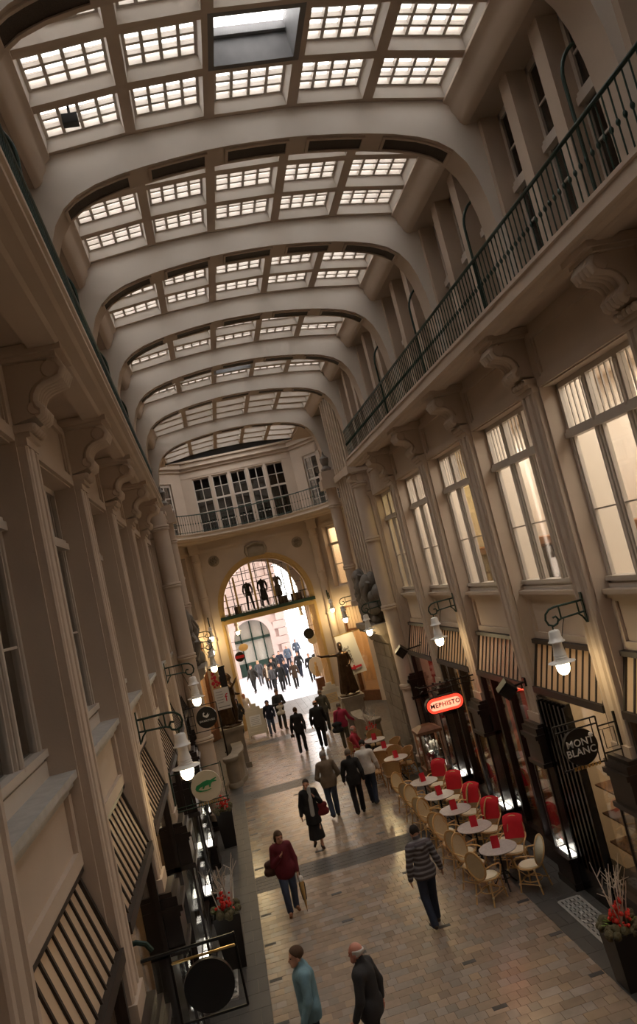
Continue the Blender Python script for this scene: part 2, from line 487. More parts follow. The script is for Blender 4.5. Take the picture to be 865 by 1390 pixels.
def build_ceiling():
    am = arch_mesh(); gm = [grille_mesh(COLX[i]+.13, COLX[i+1]-.13) for i in range(5)]
    ys = [YA(k) for k in range(-1, 7)] + [24.5]
    for y in ys:
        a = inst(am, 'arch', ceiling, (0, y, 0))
        if y > 0:
            for fr, g in gm:
                f = inst(fr, 'vent_grille', a); inst(g, 'grille_mesh', a)
    for n in range(len(ys)-1):
        y0, y1 = ys[n]+ARCH_D, ys[n+1]
        rows = 3 if n < len(ys)-2 else 5
        L = (y1-y0)/rows
        bay = n-1          # arch index at the near end
        for r in range(rows):
            for i in range(5):
                if bay == 1 and r == rows-2 and i == 2: smoke_vent(i, y0+r*L, L); continue
                if bay == 5 and r == 1 and i == 2: smoke_vent(i, y0+r*L, L); continue
                split = (bay == 1 and r >= rows-2) or (bay == 2 and r == rows-1)
                skylight(i, y0+r*L, L, split)
        for s in (-1, 1):
            prof = [(2.93,13.5),(2.93,13.06),(2.86,13.0),(2.86,12.96),(2.94,12.90),(2.95,12.80),(3.0,12.72),(3.03,12.63),(3.08,12.58),(3.14,12.56),(3.16,12.58),(3.75,12.58),(3.75,13.5)]
            MB().ext_y(prof, s, y0, y1).build('cove_cornice', 'plaster', ceiling, smooth=50)
    # strip of skylight past the last arch, then the roof edge, coloured black for its underside shadow
    y0 = 24.5+ARCH_D
    for i in range(5):
        for r in range(5): skylight(i, y0+r*1.1, 1.1, False)
    MB().box(-3.9, 3.9, y0+5.5, y0+5.65, 12.98, 13.6).build('roof_edge', 'black', ceiling)
    for s in (-1, 1):
        MB().box(s*2.95, s*3.9, y0, y0+5.6, 12.9, 13.5).build('eaves_strip', 'plaster', ceiling)
    # rotunda roof: plain ring with a glazed centre
    m = MB()
    m.box(-9, 9, 30.6, 31.3, 14.6, 14.9); m.box(-9, -2.0, 31.3, 36.5, 14.6, 14.9); m.box(2.0, 9, 31.3, 36.5, 14.6, 14.9); m.box(-9, 9, 34.6, 42, 14.6, 14.9)
    m.box(-9, 9, 30.62, 30.75, 13.5, 14.7)
    m.build('rotunda_roof', 'plaster', ceiling)
    g = MB()
    for i in range(5): g.box(-2.0+i*1.0-.03, -2.0+i*1.0+.03, 31.3, 34.6, 14.62, 14.72)
    for j in range(5): g.box(-2.0, 2.0, 31.3+j*.82-.03, 31.3+j*.82+.03, 14.62, 14.72)
    g.build('rotunda_glazing_bars', 'frame_paint', ceiling)
    MB().box(-2.0, 2.0, 31.3, 34.6, 14.66, 14.67).build('rotunda_glazing', 'sky_glass', ceiling)
    # closed roof strips above the galleries (outside the vault)
    for s in (-1, 1):
        MB().box(s*2.96, s*9, -7, 30.7, 13.5, 13.7).build('roof_slab', 'plaster', ceiling)
    MB().box(-9, 9, -7, YA(-1)+.2, 13.3, 13.7).build('roof_slab', 'plaster', ceiling)
build_ceiling()

# ================================================================== SIDE WALLS
WALL = {1: struct('wall_right', (3.5, 0, 0)), -1: struct('wall_left', (-3.5, 0, 0))}
def uedge(s, y):      # front edge of the gallery slab (the left one runs a little askew)
    return 2.79 if s > 0 else 2.66 + 0.0125*max(-2, y)
GZ0, GZ1 = 9.61, 9.85
HALL_END = 18.5

def OFF(s): return 0.0 if s > 0 else 0.2      # the left pilasters stand a touch further along
WU = {1: 3.86, -1: 3.88}                       # window plane of each side
CON = [(3.10,9.44),(3.02,9.40),(2.985,9.33),(3.02,9.26),(3.10,9.235),(3.18,9.215),(3.25,9.17),(3.295,9.10),(3.31,9.03),(3.29,8.97),(3.255,8.93),(3.265,8.88),(3.31,8.86)]
def pilaster(s, y):
    w = WALL[s]
    y += OFF(s)
    o = MB()
    o.box(s*3.55, s*(WU[s]+.03), y-.29, y+.29, 2.9, 9.62)
    p = [(3.56, y-.25), (3.47, y-.25), (3.45, y-.23), (3.45, y-.17), (3.485, y-.15), (3.485, y-.10), (3.45, y-.07), (3.45, y+.07), (3.485, y+.10), (3.485, y+.15), (3.45, y+.17), (3.45, y+.23), (3.47, y+.25), (3.56, y+.25)]
    o.prism([(s*a, b) for a, b in p], 'z', 2.95, 8.62)
    o.box(s*3.42, s*3.56, y-.27, y+.27, 2.95, 3.15)
    o.build('pilaster', 'plaster', w)
    c = MB()
    c.box(s*3.44, s*3.56, y-.265, y+.265, 8.58, 8.66)
    c.box(s*3.36, s*3.56, y-.27, y+.27, 8.72, 8.80); c.box(s*3.40, s*3.56, y-.25, y+.25, 8.66, 8.72)
    for q in range(5): c.ball((s*3.37, y-.2+q*.1, 8.76), .055, 8, 6)
    c.box(s*2.93, s*3.6, y-.33, y+.33, 9.50, 9.61)
    c.box(s*3.0, s*3.6, y-.29, y+.29, 9.45, 9.50)
    c.build('capital', 'plaster', w, smooth=40)
    body = [(3.56,8.82)] + [(u+.05, z) for u, z in CON[::-1]] + [(3.56,9.46)]
    b = MB(); b.prism([(s*u, z) for u, z in body], 'y', y-.222, y+.222)
    b.build('console_body', 'plaster', w)
    b = MB()
    for j in range(5):
        yy = y-.19+j*.095
        b.tube([(s*u, yy, z) for u, z in CON], [.05 if i not in (2,3,9,10) else .058 for i in range(len(CON))], 8)
    for u, z, r in ((3.085,9.335,.112),(3.315,8.955,.08)):
        for j in range(5): b.lathe([(r*.8,-.045),(r,-.02),(r,.02),(r*.8,.045)], (0,0,0), 12); n = 48; vs = b.v[-n:]; b.v[-n:] = [(s*u+p[0], y-.19+j*.095+p[2], z+p[1]) for p in vs]
    b.build('console_bracket', 'plaster', w, smooth=45)
    d = MB()
    for z0, z1, u in ((2.92,2.98,3.33),(2.80,2.92,3.27),(2.72,2.80,3.22),(2.66,2.72,3.26)): d.box(s*u, s*3.75, y-.30-(3.4-u)*.35, y+.30+(3.4-u)*.35, z0, z1)
    d.box(s*3.28, s*3.75, y-.32, y+.32, 2.28, 2.66)
    d.box(s*3.24, s*3.75, y-.36, y+.36, 2.20, 2.28)
    d.build('base_capital', 'dark_wood', w)
    d = MB()
    d.box(s*3.24, s*3.75, y-.36, y+.36, 0.0, 0.12); d.box(s*3.27, s*3.75, y-.34, y+.34, 0.12, 0.50); d.box(s*3.24, s*3.75, y-.36, y+.36, .50, .56)
    d.box(s*3.5, s*3.75, y-.30, y+.30, .56, 2.2)
    for dy in (-.32, .28): d.box(s*3.30, s*3.34, y+dy, y+dy+.04, .56, 2.2)
    d.build('pillar_plinth', 'dark_wood', w)
    g = MB().box(s*3.31, s*3.32, y-.28, y+.28, .56, 2.2); g.box(s*3.33, s*3.5, y-.31, y-.30, .56, 2.2); g.box(s*3.33, s*3.5, y+.30, y+.31, .56, 2.2)
    g.build('showcase_glass', 'shop_glass', w)
    MB().box(s*3.36, s*3.48, y-.26, y+.26, .562, .575).build('showcase_light', 'white_glow' , w)

def upper_wall(s):
    w = WALL[s]
    ys = [YA(k) for k in range(-1, 7)]
    n = 0
    fr = MB(); pn = MB()
    win = None
    for i in range(len(ys)-1):
        a, b = ys[i]+ARCH_D, ys[i+1]
        L = (b-a)/3
        for j in range(3):
            y0 = a+j*L
            # mullion piers
            m = MB()
            m.box(s*3.30, s*3.75, y0-.13 if j else y0, y0+.13 if j else y0+.10, 9.85, 12.58)
            if j == 2: m.box(s*3.30, s*3.75, b-.10, b, 9.85, 12.58)
            m.build('mullion_pier', 'plaster', w)
            y1 = y0+.13 if j else y0+.10; y2 = y0+L-.13 if j < 2 else b-.10
            yield (s, y1, y2)
NW = [0]
WIN_CACHE = {}
def gallery_window(s, y1, y2):
    """tall dark casement: transom, two lights over two lights, glazing bars"""
    key = (s, round(y2-y1, 2))
    NW[0] += 1
    if key in WIN_CACHE:
        o = copy_tree(WIN_CACHE[key]); o.name = 'window_%d' % NW[0]; o.location = (s*3.62, y1, 9.85); return
    L = y2-y1
    o = tag(empty('window_%d' % NW[0], (s*3.62, y1, 9.85)), kind='structure')
    f = MB(); x0, x1 = -.04, .04
    f.box(x0, x1, 0, .07, 0, 2.73); f.box(x0, x1, L-.07, L, 0, 2.73); f.box(x0, x1, 0, L, 2.63, 2.73); f.box(x0, x1, 0, L, 0, .08)
    f.box(-s*.11, x1*s, 0, L, 1.50, 1.60); f.box(-s*.08, x1*s, 0, L, 1.60, 1.66)
    f.box(x0, x1, L/2-.04, L/2+.04, 0, 2.7)
    f.build('frame', 'frame_paint', o, local=True)
    g = MB()
    for z in (.5, 1.0): g.box(-.025, .025, .05, L-.05, z-.014, z+.014)
    g.box(-.025, .025, .05, L-.05, 2.12, 2.15)
    g.build('glazing_bars', 'frame_paint', o, local=True)
    for ya, yb in ((.07, L/2-.04), (L/2+.04, L-.07)):
        for za, zb in ((.08, 1.5), (1.66, 2.63)):
            MB().box(-.004, .004, ya, yb, za, zb).build('pane', 'dark_glass', o, local=True)
    WIN_CACHE[key] = o
def gallery(s):
    w = WALL[s]
    # slab with moulded fascia
    ye = HALL_END
    st = [-7, 0, 6, 12, ye]
    rings = []
    for y in st:
        e = uedge(s, y); d = e-2.79
        prof = [(2.79+d,9.85),(2.79+d,9.80),(2.82+d,9.79),(2.82+d,9.66),(2.79+d,9.645),(2.79+d,9.61),(2.86+d,9.605),(2.90+d,9.58),(3.02+d,9.575),(3.06+d,9.55),(3.25,9.55),(3.28,9.62),(4.0,9.62),(4.0,9.85)]
        rings.append([(s*u, y, z) for u, z in prof])
    MB().sweep(rings).build('gallery_slab', 'plaster', w)
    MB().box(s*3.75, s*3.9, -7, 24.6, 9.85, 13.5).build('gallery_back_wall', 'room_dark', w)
    # dark rooms behind the gallery windows
    
def room_bay(s, k, lit):
    """one bay of the wall between pilasters k and k+1"""
    w = WALL[s]
    y0, y1 = YP(k)+.29+OFF(s), YP(k+1)-.29+OFF(s)
    m = MB()
    m.box(s*3.60, s*4.02, y0, y1, 8.62, 9.62)
    m.build('frieze', 'plaster', w)
    m = MB()
    for a, b, c, d in ((y0, y1, 8.64, 8.78), (y0, y1, 9.38, 9.48), (y0, y0+.12, 8.78, 9.38), (y1-.12, y1, 8.78, 9.38)): m.box(s*3.55, s*3.62, a, b, c, d)
    for a, b, c, d in ((y0+.12, y1-.12, 8.78, 8.82), (y0+.12, y0+.16, 8.82, 9.38), (y1-.16, y1-.12, 8.82, 9.38)): m.box(s*3.575, s*3.62, a, b, c, d)
    m.build('frieze_moulding', 'plaster', w)
    e = 3.66 if s > 0 else 3.56; zt = 5.44 if s > 0 else 5.36
    m = MB()
    m.box(s*e, s*4.02, y0, y1, zt-.07, zt); m.box(s*(e+.05), s*4.02, y0, y1, zt-.14, zt-.07); m.box(s*(e+.1), s*4.02, y0, y1, zt-.2, zt-.14)
    m.build('sill', 'sill_stone' if s < 0 else 'plaster', w)
    a0 = e+.14
    m = MB(); m.box(s*a0, s*4.02, y0, y1, 4.50, 5.33)
    for a, b, c, d in ((y0, y1, 4.50, 4.64), (y0, y0+.12, 4.64, zt-.2), (y1-.12, y1, 4.64, zt-.2)): m.box(s*(a0-.05), s*a0, a, b, c, d)
    m.build('apron_panel', 'plaster', w)
    # hopper of slats, leaning out at its foot
    m = MB(); m.box(s*3.66, s*3.9, y0, y1, 4.44, 4.52); m.box(s*3.44, s*3.56, y0, y1, 3.56, 3.68)
    def lean(mm, ya, yb, d0, d1):
        mm.sweep([[(s*(ut+d0), ya, z), (s*(ut+d1), ya, z), (s*(ut+d1), yb, z), (s*(ut+d0), yb, z)] for ut, z in ((3.49,3.66),(3.74,4.46))])
    lean(m, y0, y0+.05, -.02, .05); lean(m, y1-.05, y1, -.02, .05)
    m.build('transom_frame', 'slat_dark', w)
    n = 11; L = (y1-y0-.1)/n
    sl = MB()
    sl.sweep([[(s*(u), .016, z), (s*(u+.012), .016, z), (s*(u+.012), L-.016, z), (s*u, L-.016, z)] for u, z in ((0,0),(.25,.80))])
    sm = sl.mesh('slat', 'slat_cream')
    for j in range(n): inst(sm, 'slat', w, (s*3.50-s*3.5, y0+.05+j*L, 3.66))
    m = MB()
    for j in range(1, n): lean(m, y0+.05+j*L-.017, y0+.05+j*L+.017, -.012, .03)
    m.build('slat_gap_shade', 'slat_dark', w)  # dark strips laid in place of the shadowed gaps between slats
    # upper window
    NW[0] += 1
    o = tag(empty('window_%d' % NW[0], (s*WU[s], y0, 5.49)), kind='structure')
    Lw = y1-y0; f = MB(); d0, d1 = -.05, .05
    f.box(-.07, .07, 0, Lw, zt-5.49, .02)
    f.box(d0, d1, 0, .07, 0, 3.13); f.box(d0, d1, Lw-.07, Lw, 0, 3.13); f.box(d0, d1, 0, Lw, 3.05, 3.13); f.box(d0, d1, 0, Lw, 0, .09)
    f.box(-s*.10, s*.05, 0, Lw, .06, .13)
    f.box(-s*.11, s*.05, 0, Lw, 2.27, 2.36); f.box(-s*.08, s*.05, 0, Lw, 2.36, 2.41)
    b = [0.07, Lw/3, 2*Lw/3, Lw-.07]
    for t in b[1:3]:
        f.box(d0-.01, d1+.01, t-.06, t+.06, .09, 3.05)
        f.tube([(-s*.075, t, .1), (-s*.075, t, 3.0)], .028, 8)
    f.build('frame', 'frame_paint', o, local=True)
    g = MB()
    for i in range(3):
        ya = b[i] + (.06 if i else 0); yb = b[i+1] - (.06 if i < 2 else 0)
        g.box(-.022, .022, ya, yb, 1.12, 1.145)
        g.box(-.03, .03, ya, ya+.035, .09, 2.27); g.box(-.03, .03, yb-.035, yb, .09, 2.27)
        for q in range(1, 5): g.box(-.012, .012, ya+(yb-ya)*q/5-.012, ya+(yb-ya)*q/5+.012, 2.41, 3.05)
        MB().box(-.004, .004, ya, yb, .09, 2.27).build('pane', 'window_glass', o, local=True)
        MB().box(-.004, .004, ya, yb, 2.41, 3.05).build('pane', 'window_glass', o, local=True)
    g.build('glazing_bars', 'frame_paint', o, local=True)
    # upper room: one long sales floor with stub piers between the bays
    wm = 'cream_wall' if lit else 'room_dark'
    m = MB()
    X0, X1 = WU[s]+.05, 6.6
    ya, yb = YP(k)+OFF(s), YP(k+1)+OFF(s)
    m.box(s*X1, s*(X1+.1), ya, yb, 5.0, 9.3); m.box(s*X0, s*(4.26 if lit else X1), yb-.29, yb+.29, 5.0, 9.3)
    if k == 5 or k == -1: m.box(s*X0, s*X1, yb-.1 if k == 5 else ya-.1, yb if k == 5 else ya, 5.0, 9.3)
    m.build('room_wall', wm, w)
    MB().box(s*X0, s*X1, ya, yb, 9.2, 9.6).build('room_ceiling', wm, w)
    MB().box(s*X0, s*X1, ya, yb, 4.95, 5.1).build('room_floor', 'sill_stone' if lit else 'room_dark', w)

def shop_room(s, k, wallm, lampcol, power):
    w = WALL[s]
    y0, y1 = YP(k)+.29+OFF(s), YP(k+1)-.29+OFF(s)
    m = MB()
    X0, X1 = 3.92, 7.0
    m.box(s*X1, s*(X1+.1), y0-.2, y1+.2, 0, 4.6); m.box(s*X0, s*X1, y0-.31, y0-.2, 0, 4.6); m.box(s*X0, s*X1, y1+.2, y1+.31, 0, 4.6)
    m.build('shop_wall', wallm, w)
    MB().box(s*X0, s*X1, y0-.31, y1+.31, 4.62, 4.9).build('shop_ceiling', 'cream_wall', w)
    m = MB(); m.box(s*3.47, s*3.95, y0, y1, 0, .42); m.box(s*3.43, s*3.95, y0, y1, .42, .48); m.box(s*3.5, s*3.75, y0, y0+.07, .42, 3.58); m.box(s*3.5, s*3.75, y1-.07, y1, .42, 3.58)
    m.build('shop_front_frame', 'dark_wood', w)
    MB().box(s*3.555, s*3.565, y0+.05, y1-.05, .48, 3.58).build('shop_pane', 'shop_glass', w)
    if power: light('shop_light', 'AREA', (s*4.9, (y0+y1)/2, 4.58), power, lampcol, 1.6, sy=1.6)

def build_walls():
    for s in (-1, 1):
        w = WALL[s]
        for k in range(-1, 7): pilaster(s, YP(k))
        for k in range(-1, 6): room_bay(s, k, s > 0)
        for (ss, a, b) in upper_wall(s): gallery_window(ss, a, b)
        gallery(s)
        # plain wall behind the viewpoint
        MB().box(s*3.5, s*4.4, -7, YP(-1)-.3, 0, 9.6).build('rear_wall_stretch', 'plaster', w)
        MB().box(s*7.1, s*7.3, -7, 24, 0, 13.5).build('outer_wall', 'room_dark', w)
    for k in range(-1, 6):
        wm = {1: 'warm_wall', 2: 'cream_wall', 3: 'red_wall', 4: 'warm_wall', 5: 'red_wall'}.get(k, 'warm_wall')
        shop_room(1, k, wm, (1.0, 0.72, 0.42) if wm != 'red_wall' else (1.0, .45, .3), 45 if wm != 'red_wall' else 28)
        shop_room(-1, k, 'warm_wall', (1.0, 0.78, 0.55), 16)
    back = struct('wall_back', (0, -6.5, 0))
    MB().box(-8, 8, -7.0, -6.8, 0, 13.6).build('plain_wall', 'plaster', back)
build_walls()
ROOMCOL = (1.0, 0.91, 0.80)
for k in range(-1, 6):
    yc = YP(k)+PK/2
    light('room_light', 'AREA', (5.2, yc, 9.1), 95 if k < 5 else 55, ROOMCOL if k < 5 else (1.0, .80, .36), 1.6, sy=1.6)
# ================================================================== ROTUNDA, FAR WALL, ENTRANCE, STREET
XC = 0.42; FY = 34.6; FT = 0.5
far = struct('wall_far', (XC, FY, 0))

def ringed_column(w, x, y, r, z0, z1, rings, matname='plaster'):
    m = MB(); pts = [(r*1.25, z0), (r*1.25, z0+.18), (r*1.05, z0+.22), (r, z0+.3), (r, z1)]
    m.lathe(pts, (x, y, 0), 18)
    for z in rings: m.lathe([(r*.9, z-.09), (r*1.14, z-.08), (r*1.2, z-.03), (r*1.1, z), (r*1.2, z+.03), (r*1.14, z+.08), (r*.9, z+.09)], (x, y, 0), 18)
    return m.build('column', matname, w, smooth=35)

def end_pier(s):
    """giant fluted pier between hall and rotunda, with columns and a sculpted corbel"""
    w = WALL[s]
    A, B = (Vector((3.16, 20.1, 0)), Vector((3.10, 22.5, 0))) if s > 0 else (Vector((-3.25, 20.1, 0)), Vector((-3.22, 22.5, 0)))
    cb = 2.95 if s > 0 else 3.10
    t = (B-A).normalized(); n = Vector((-s*abs(t.y), -abs(t.x)*1.0, 0)).normalized()
    m = MB()
    ln = (B-A).length
    def P(a, d, z): 
        q = A + t*a + n*d; return (q.x, q.y, z)
    def slab(a0, a1, d0, d1, z0, z1):
        m.sweep([[P(a0,d0,z),P(a1,d0,z),P(a1,d1,z),P(a0,d1,z)] for z in (z0, z1)])
    slab(0, ln, -1.6, -.12, 5.0, 12.9)
    nf = 6
    for i in range(nf+1):
        a = i*(ln-.12)/nf; slab(a, a+.12, -.12, 0, 5.6, 12.6)
    slab(-.05, ln+.05, -1.6, .08, 9.62, 9.85); slab(-.05, ln+.05, -1.6, .05, 12.6, 13.3)
    m.build('fluted_pilaster', 'plaster', w)
    ringed_column(w, s*(3.3 if s > 0 else 3.2), 19.62, .25, .3, 9.6, [2.6, 5.1, 7.3, 9.1])
    ringed_column(w, s*cb, 23.2, .20, 5.2, 9.6, [6.6, 8.9])
    m = MB(); m.box(s*(cb-.34), s*(cb+.34), 22.88, 23.55, 9.55, 9.9); m.box(s*(cb-.28), s*(cb+.28), 22.95, 23.5, 9.9, 10.2); m.build('entablature_block', 'plaster', w)
    MB().lathe([(.02,0),(.16,.02),(.2,.1),(.1,.2),(.15,.35),(.17,.5),(.05,.62),(.02,.75)], (s*cb, 23.22, 10.2), 12).build('finial_urn', 'stone_dark', w, smooth=40)
    # upper gallery side of the pier
    # corbel with carved figures
    rr = random.Random(5 if s > 0 else 9)
    m = MB()
    for i in range(46):
        a = rr.uniform(.1, ln-.1); z = rr.uniform(4.75, 6.25); d = rr.uniform(-.05, .28)*(1-.15*abs(z-5.5))
        r = rr.uniform(.12, .26); p = P(a, d, z)
        m.ball(p, r, 9, 6, 1, 1, rr.uniform(.8, 1.7))
    for i in range(7):
        a0 = rr.uniform(.2, ln-.5); z0 = rr.uniform(4.8, 5.5)
        m.tube([P(a0, .25, z0), P(a0+rr.uniform(-.3, .3), .38, z0+.4), P(a0+rr.uniform(-.3, .4), .25, z0+.8)], [.1, .13, .08], 8)
    slabm = MB()
    m.build('carved_figure_corbel', 'stone_dark', w, smooth=50)
    m = MB()
    m.sweep([[P(-.1,-1.6,z),P(ln+.15,-1.6,z),P(ln+.15,d,z),P(-.1,d,z)] for z, d in ((4.25,.25),(4.33,.42),(4.40,.42),(4.46,.5),(4.62,.5))])
    m.sweep([[P(0,-1.6,z),P(ln+.05,-1.6,z),P(ln+.05,d,z),P(0,d,z)] for z, d in ((3.95,.12),(4.25,.25))])
    m.build('pier_ledge', 'stone', w)
    m = MB()
    m.sweep([[P(.1,-1.7,z),P(ln,-1.7,z),P(ln,.05,z),P(.1,.05,z)] for z in (0, 3.95)])
    m.sweep([[P(.05,-1.7,z),P(ln+.05,-1.7,z),P(ln+.05,.1,z),P(.05,.1,z)] for z in (0, .45)])
    m.build('pier_core', 'stone', w)
    # ashlar blocks of the pier
    bl = []
    for i in range(8):
        z = .47 + i*.43
        cuts = [0.1, ln/3, 2*ln/3, ln] if i % 2 else [0.1, ln/6, ln/2, 5*ln/6, ln]
        for a0, a1 in zip(cuts, cuts[1:]):
            q = MB(); d1 = .075+rr.uniform(0, .025)
            q.sweep([[P(a0+.012,.0,zz),P(a1-.012,.0,zz),P(a1-.012,d1,zz),P(a0+.012,d1,zz)] for zz in (z+.012, z+.42)])
            q.build('stone_block', 'stone', w)
    # short wall closing the hall side next to the pier
    MB().box(s*3.6, s*4.0, 19.3, 20.2, 0, 9.6).build('return_wall', 'plaster', w)
for s in (-1, 1): end_pier(s)

def build_far():
    w = far
    y0, y1 = FY, FY+FT
    m = MB(); zc, R = 5.88, 2.37
    L, Rr = XC-3.35, XC+3.35
    m.box(L, XC-R, y0, y1, 0, 9.7); m.box(XC+R, Rr, y0, y1, 0, 9.7)
    n = 24; up = []; 
    ring = []
    for i in range(n+1):
        a = pi - pi*i/n; x, z = XC+R*cos(a), zc+R*sin(a)
        ring.append([(x, y0, z), (x, y1, z), (x, y1, 9.7), (x, y0, 9.7)])
    m.sweep(ring)
    m.build('facade', 'plaster', w)
    # frieze and panel mouldings
    m = MB(); m.box(L, Rr, y0-.10, y0, 8.98, 9.08); m.box(L, Rr, y0-.06, y0, 8.9, 8.98); m.box(L, Rr, y0-.12, y0, 9.45, 9.7)
    m.build('frieze_moulding', 'plaster', w)
    for sx in (-1, 1):
        x = XC+sx*3.02
        ringed_column(w, x, y0-.08, .20, .2, 8.9, [4.6, 6.7, 8.55])
        m = MB(); m.box(x-.28, x+.28, y0-.36, y0, 9.3, 9.5); m.box(x-.24, x+.24, y0-.32, y0, 8.9, 9.3); m.build('column_capital', 'plaster', w)
        # rosette
        xr = XC+sx*2.15
        m = MB(); m.lathe([(.01,-.02),(.26,-.02),(.28,.02),(.2,.05),(.01,.05)], (0,0,0), 20)
        for q in range(8): m.ball((.15*cos(q*pi/4), .15*sin(q*pi/4), .06), .07, 8, 5)
        m.ball((0,0,.08), .08, 8, 5)
        m.xf(basis((1,0,0), (0,0,1), (0,-1,0), (xr, y0, 8.42))); m.build('rosette', 'stone', w, smooth=40)
    # cartouche keystone
    m = MB(); m.prism([(XC-.42,8.2),(XC+.42,8.2),(XC+.5,8.82),(XC-.5,8.82)], 'y', y0-.14, y0)
    m.tube([(XC-.42,y0-.14,8.72),(XC-.1,y0-.2,8.86),(XC+.1,y0-.2,8.86),(XC+.42,y0-.14,8.72)], .07, 8)
    for q in (-.45, .45): m.tube([(XC+q, y0-.12, 8.25), (XC+q*1.1, y0-.16, 8.5), (XC+q, y0-.12, 8.8)], [.05,.09,.06], 8)
    m.box(XC-.3, XC+.3, y0-.2, y0-.1, 8.38, 8.68)
    m.build('cartouche', 'stone', w, smooth=40)
    # angled side walls with their tall lit windows
    for sx in (-1, 1):
        P0 = Vector((XC+sx*3.3, FY, 0)); P1 = Vector((XC+sx*5.2, 31.9, 0)); t = (P1-P0).normalized(); ln = (P1-P0).length
        nn = Vector((-t.y*sx, t.x*sx, 0)); nn = nn if nn.y > 0 else -nn     # away from the rotunda
        def Q(a, d, z): 
            q = P0 + t*a + nn*d; return (q.x, q.y, z)
        def slab(m, a0, a1, d0, d1, z0, z1): m.sweep([[Q(a0,d0,z),Q(a1,d0,z),Q(a1,d1,z),Q(a0,d1,z)] for z in (z0, z1)])
        m = MB(); a, b = .35, 1.75
        slab(m, 0, a, 0, .5, 0, 9.7); slab(m, b, ln, 0, .5, 0, 9.7); slab(m, a, b, 0, .5, 8.85, 9.7); slab(m, a, b, 0, .5, 4.75, 5.75)
        slab(m, a-.05, b+.05, -.14, .5, 5.68, 5.78); slab(m, 0, ln, -.08, 0, 8.95, 9.08); slab(m, 0, ln, -.1, 0, 9.45, 9.7)
        m.build('angled_wall', 'plaster', w)
        NW[0] += 1
        o = tag(empty('window_%d' % NW[0], (P0.x, P0.y, 0)), kind='structure')
        f = MB(); slab(f, a, b, .3, .4, 8.7, 8.85); slab(f, a, b, .22, .4, 7.85, 7.98); slab(f, a, b, .25, .4, 5.75, 5.88)
        for q in (a, (a+b)/2-.05, b-.1): slab(f, q, q+.1, .3, .4, 5.75, 8.85)
        slab(f, a, b, .32, .36, 6.85, 6.89)
        f.build('frame', 'frame_paint', o)
        for q0, q1 in ((a+.1, (a+b)/2-.05), ((a+b)/2+.05, b-.1)):
            g = MB(); slab(g, q0, q1, .34, .345, 5.88, 7.85); g.build('pane', 'window_glass', o)
            g = MB(); slab(g, q0, q1, .34, .345, 7.98, 8.7); g.build('pane', 'window_glass', o)
        m = MB(); slab(m, a-.4, b+.4, 2.4, 2.5, 5.2, 9.2); slab(m, a-.5, a-.4, .5, 2.5, 5.2, 9.2); slab(m, b+.4, b+.5, .5, 2.5, 5.2, 9.2); slab(m, a-.5, b+.5, .5, 2.5, 9.2, 9.3); slab(m, a-.5, b+.5, .5, 2.5, 5.2, 5.3)
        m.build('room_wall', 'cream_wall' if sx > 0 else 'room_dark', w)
        if sx > 0:
            c = P0 + t*1.05 + nn*1.4
            light('room_light', 'AREA', (c.x, c.y, 9.1), 70, (1.0, .76, .50), 1.0)
        # shop front under it: slatted transom above a lit window
        f = MB(); slab(f, a, b, .1, .3, 3.5, 3.6); slab(f, a, b, .1, .3, 4.65, 4.75); slab(f, a, a+.07, .1, .3, 0, 4.7); slab(f, b-.07, b, .1, .3, 0, 4.7); slab(f, a, b, .1, .3, 0, .5)
        f.build('shop_front_frame', 'wood_brown', w)
        for q in range(6):
            g = MB(); d = (b-a-.14)/6; slab(g, a+.07+q*d+.015, a+.07+(q+1)*d-.015, .15, .2, 3.6, 4.65); g.build('slat', 'slat_cream', w)
        g = MB(); slab(g, a, b, .2, .205, .5, 3.5); g.build('shop_pane', 'shop_glass', w)
        m = MB(); slab(m, a-.4, b+.4, 2.4, 2.5, 0, 5.2); slab(m, a-.5, a-.4, .5, 2.5, 0, 5.2); slab(m, b+.4, b+.5, .5, 2.5, 0, 5.2); slab(m, a-.5, b+.5, .5, 2.5, 4.8, 5.2)
        m.build('shop_wall', 'warm_wall', w)
        c = P0 + t*1.05 + nn*1.4
        light('shop_light', 'AREA', (c.x, c.y, 4.6), 55, (1.0, .72, .42), 1.0)
        # rotunda wall on towards the hall (side passages)
        m = MB(); q0, q1 = sorted((31.9, 28.6)); m.box(XC+sx*5.2, XC+sx*5.7, 28.9, 31.95, 0, 9.7); m.box(sx*5.6, sx*6.0, 20, 26.0, 0, 9.7); m.box(sx*5.6, sx*6.1, 26.0, 28.9, 5.2, 9.7)
        m.box(sx*6.5, sx*9, 25.6, 26.0, 0, 9.7); m.box(sx*6.5, sx*9, 28.9, 29.3, 0, 9.7); m.box(sx*9, sx*9.2, 20, 36, 0, 14.6)
        m.build('rotunda_wall', 'plaster', w)
        # upper rotunda wall between hall and far wall
        m = MB(); P0 = Vector((XC+sx*2.95, 35.6, 0)); P1 = Vector((XC+sx*5.6, 32.6, 0)); t = (P1-P0).normalized(); ln = (P1-P0).length
        nn = Vector((-t.y*sx, t.x*sx, 0)); nn = nn if nn.y > 0 else -nn
        slab(m, 0, .75, 0, .3, 9.7, 14.6); slab(m, .75, 2.95, 0, .3, 12.75, 14.6); slab(m, 1.7, 1.95, 0, .3, 9.7, 14.6); slab(m, 2.95, ln, 0, .3, 9.7, 14.6)
        slab(m, 0, ln, -.12, 0, 13.3, 13.45); slab(m, 0, ln, -.28, 0, 13.45, 13.7); slab(m, 0, ln, -.4, 0, 13.7, 13.85)
        m.build('upper_angled_wall', 'plaster', w)
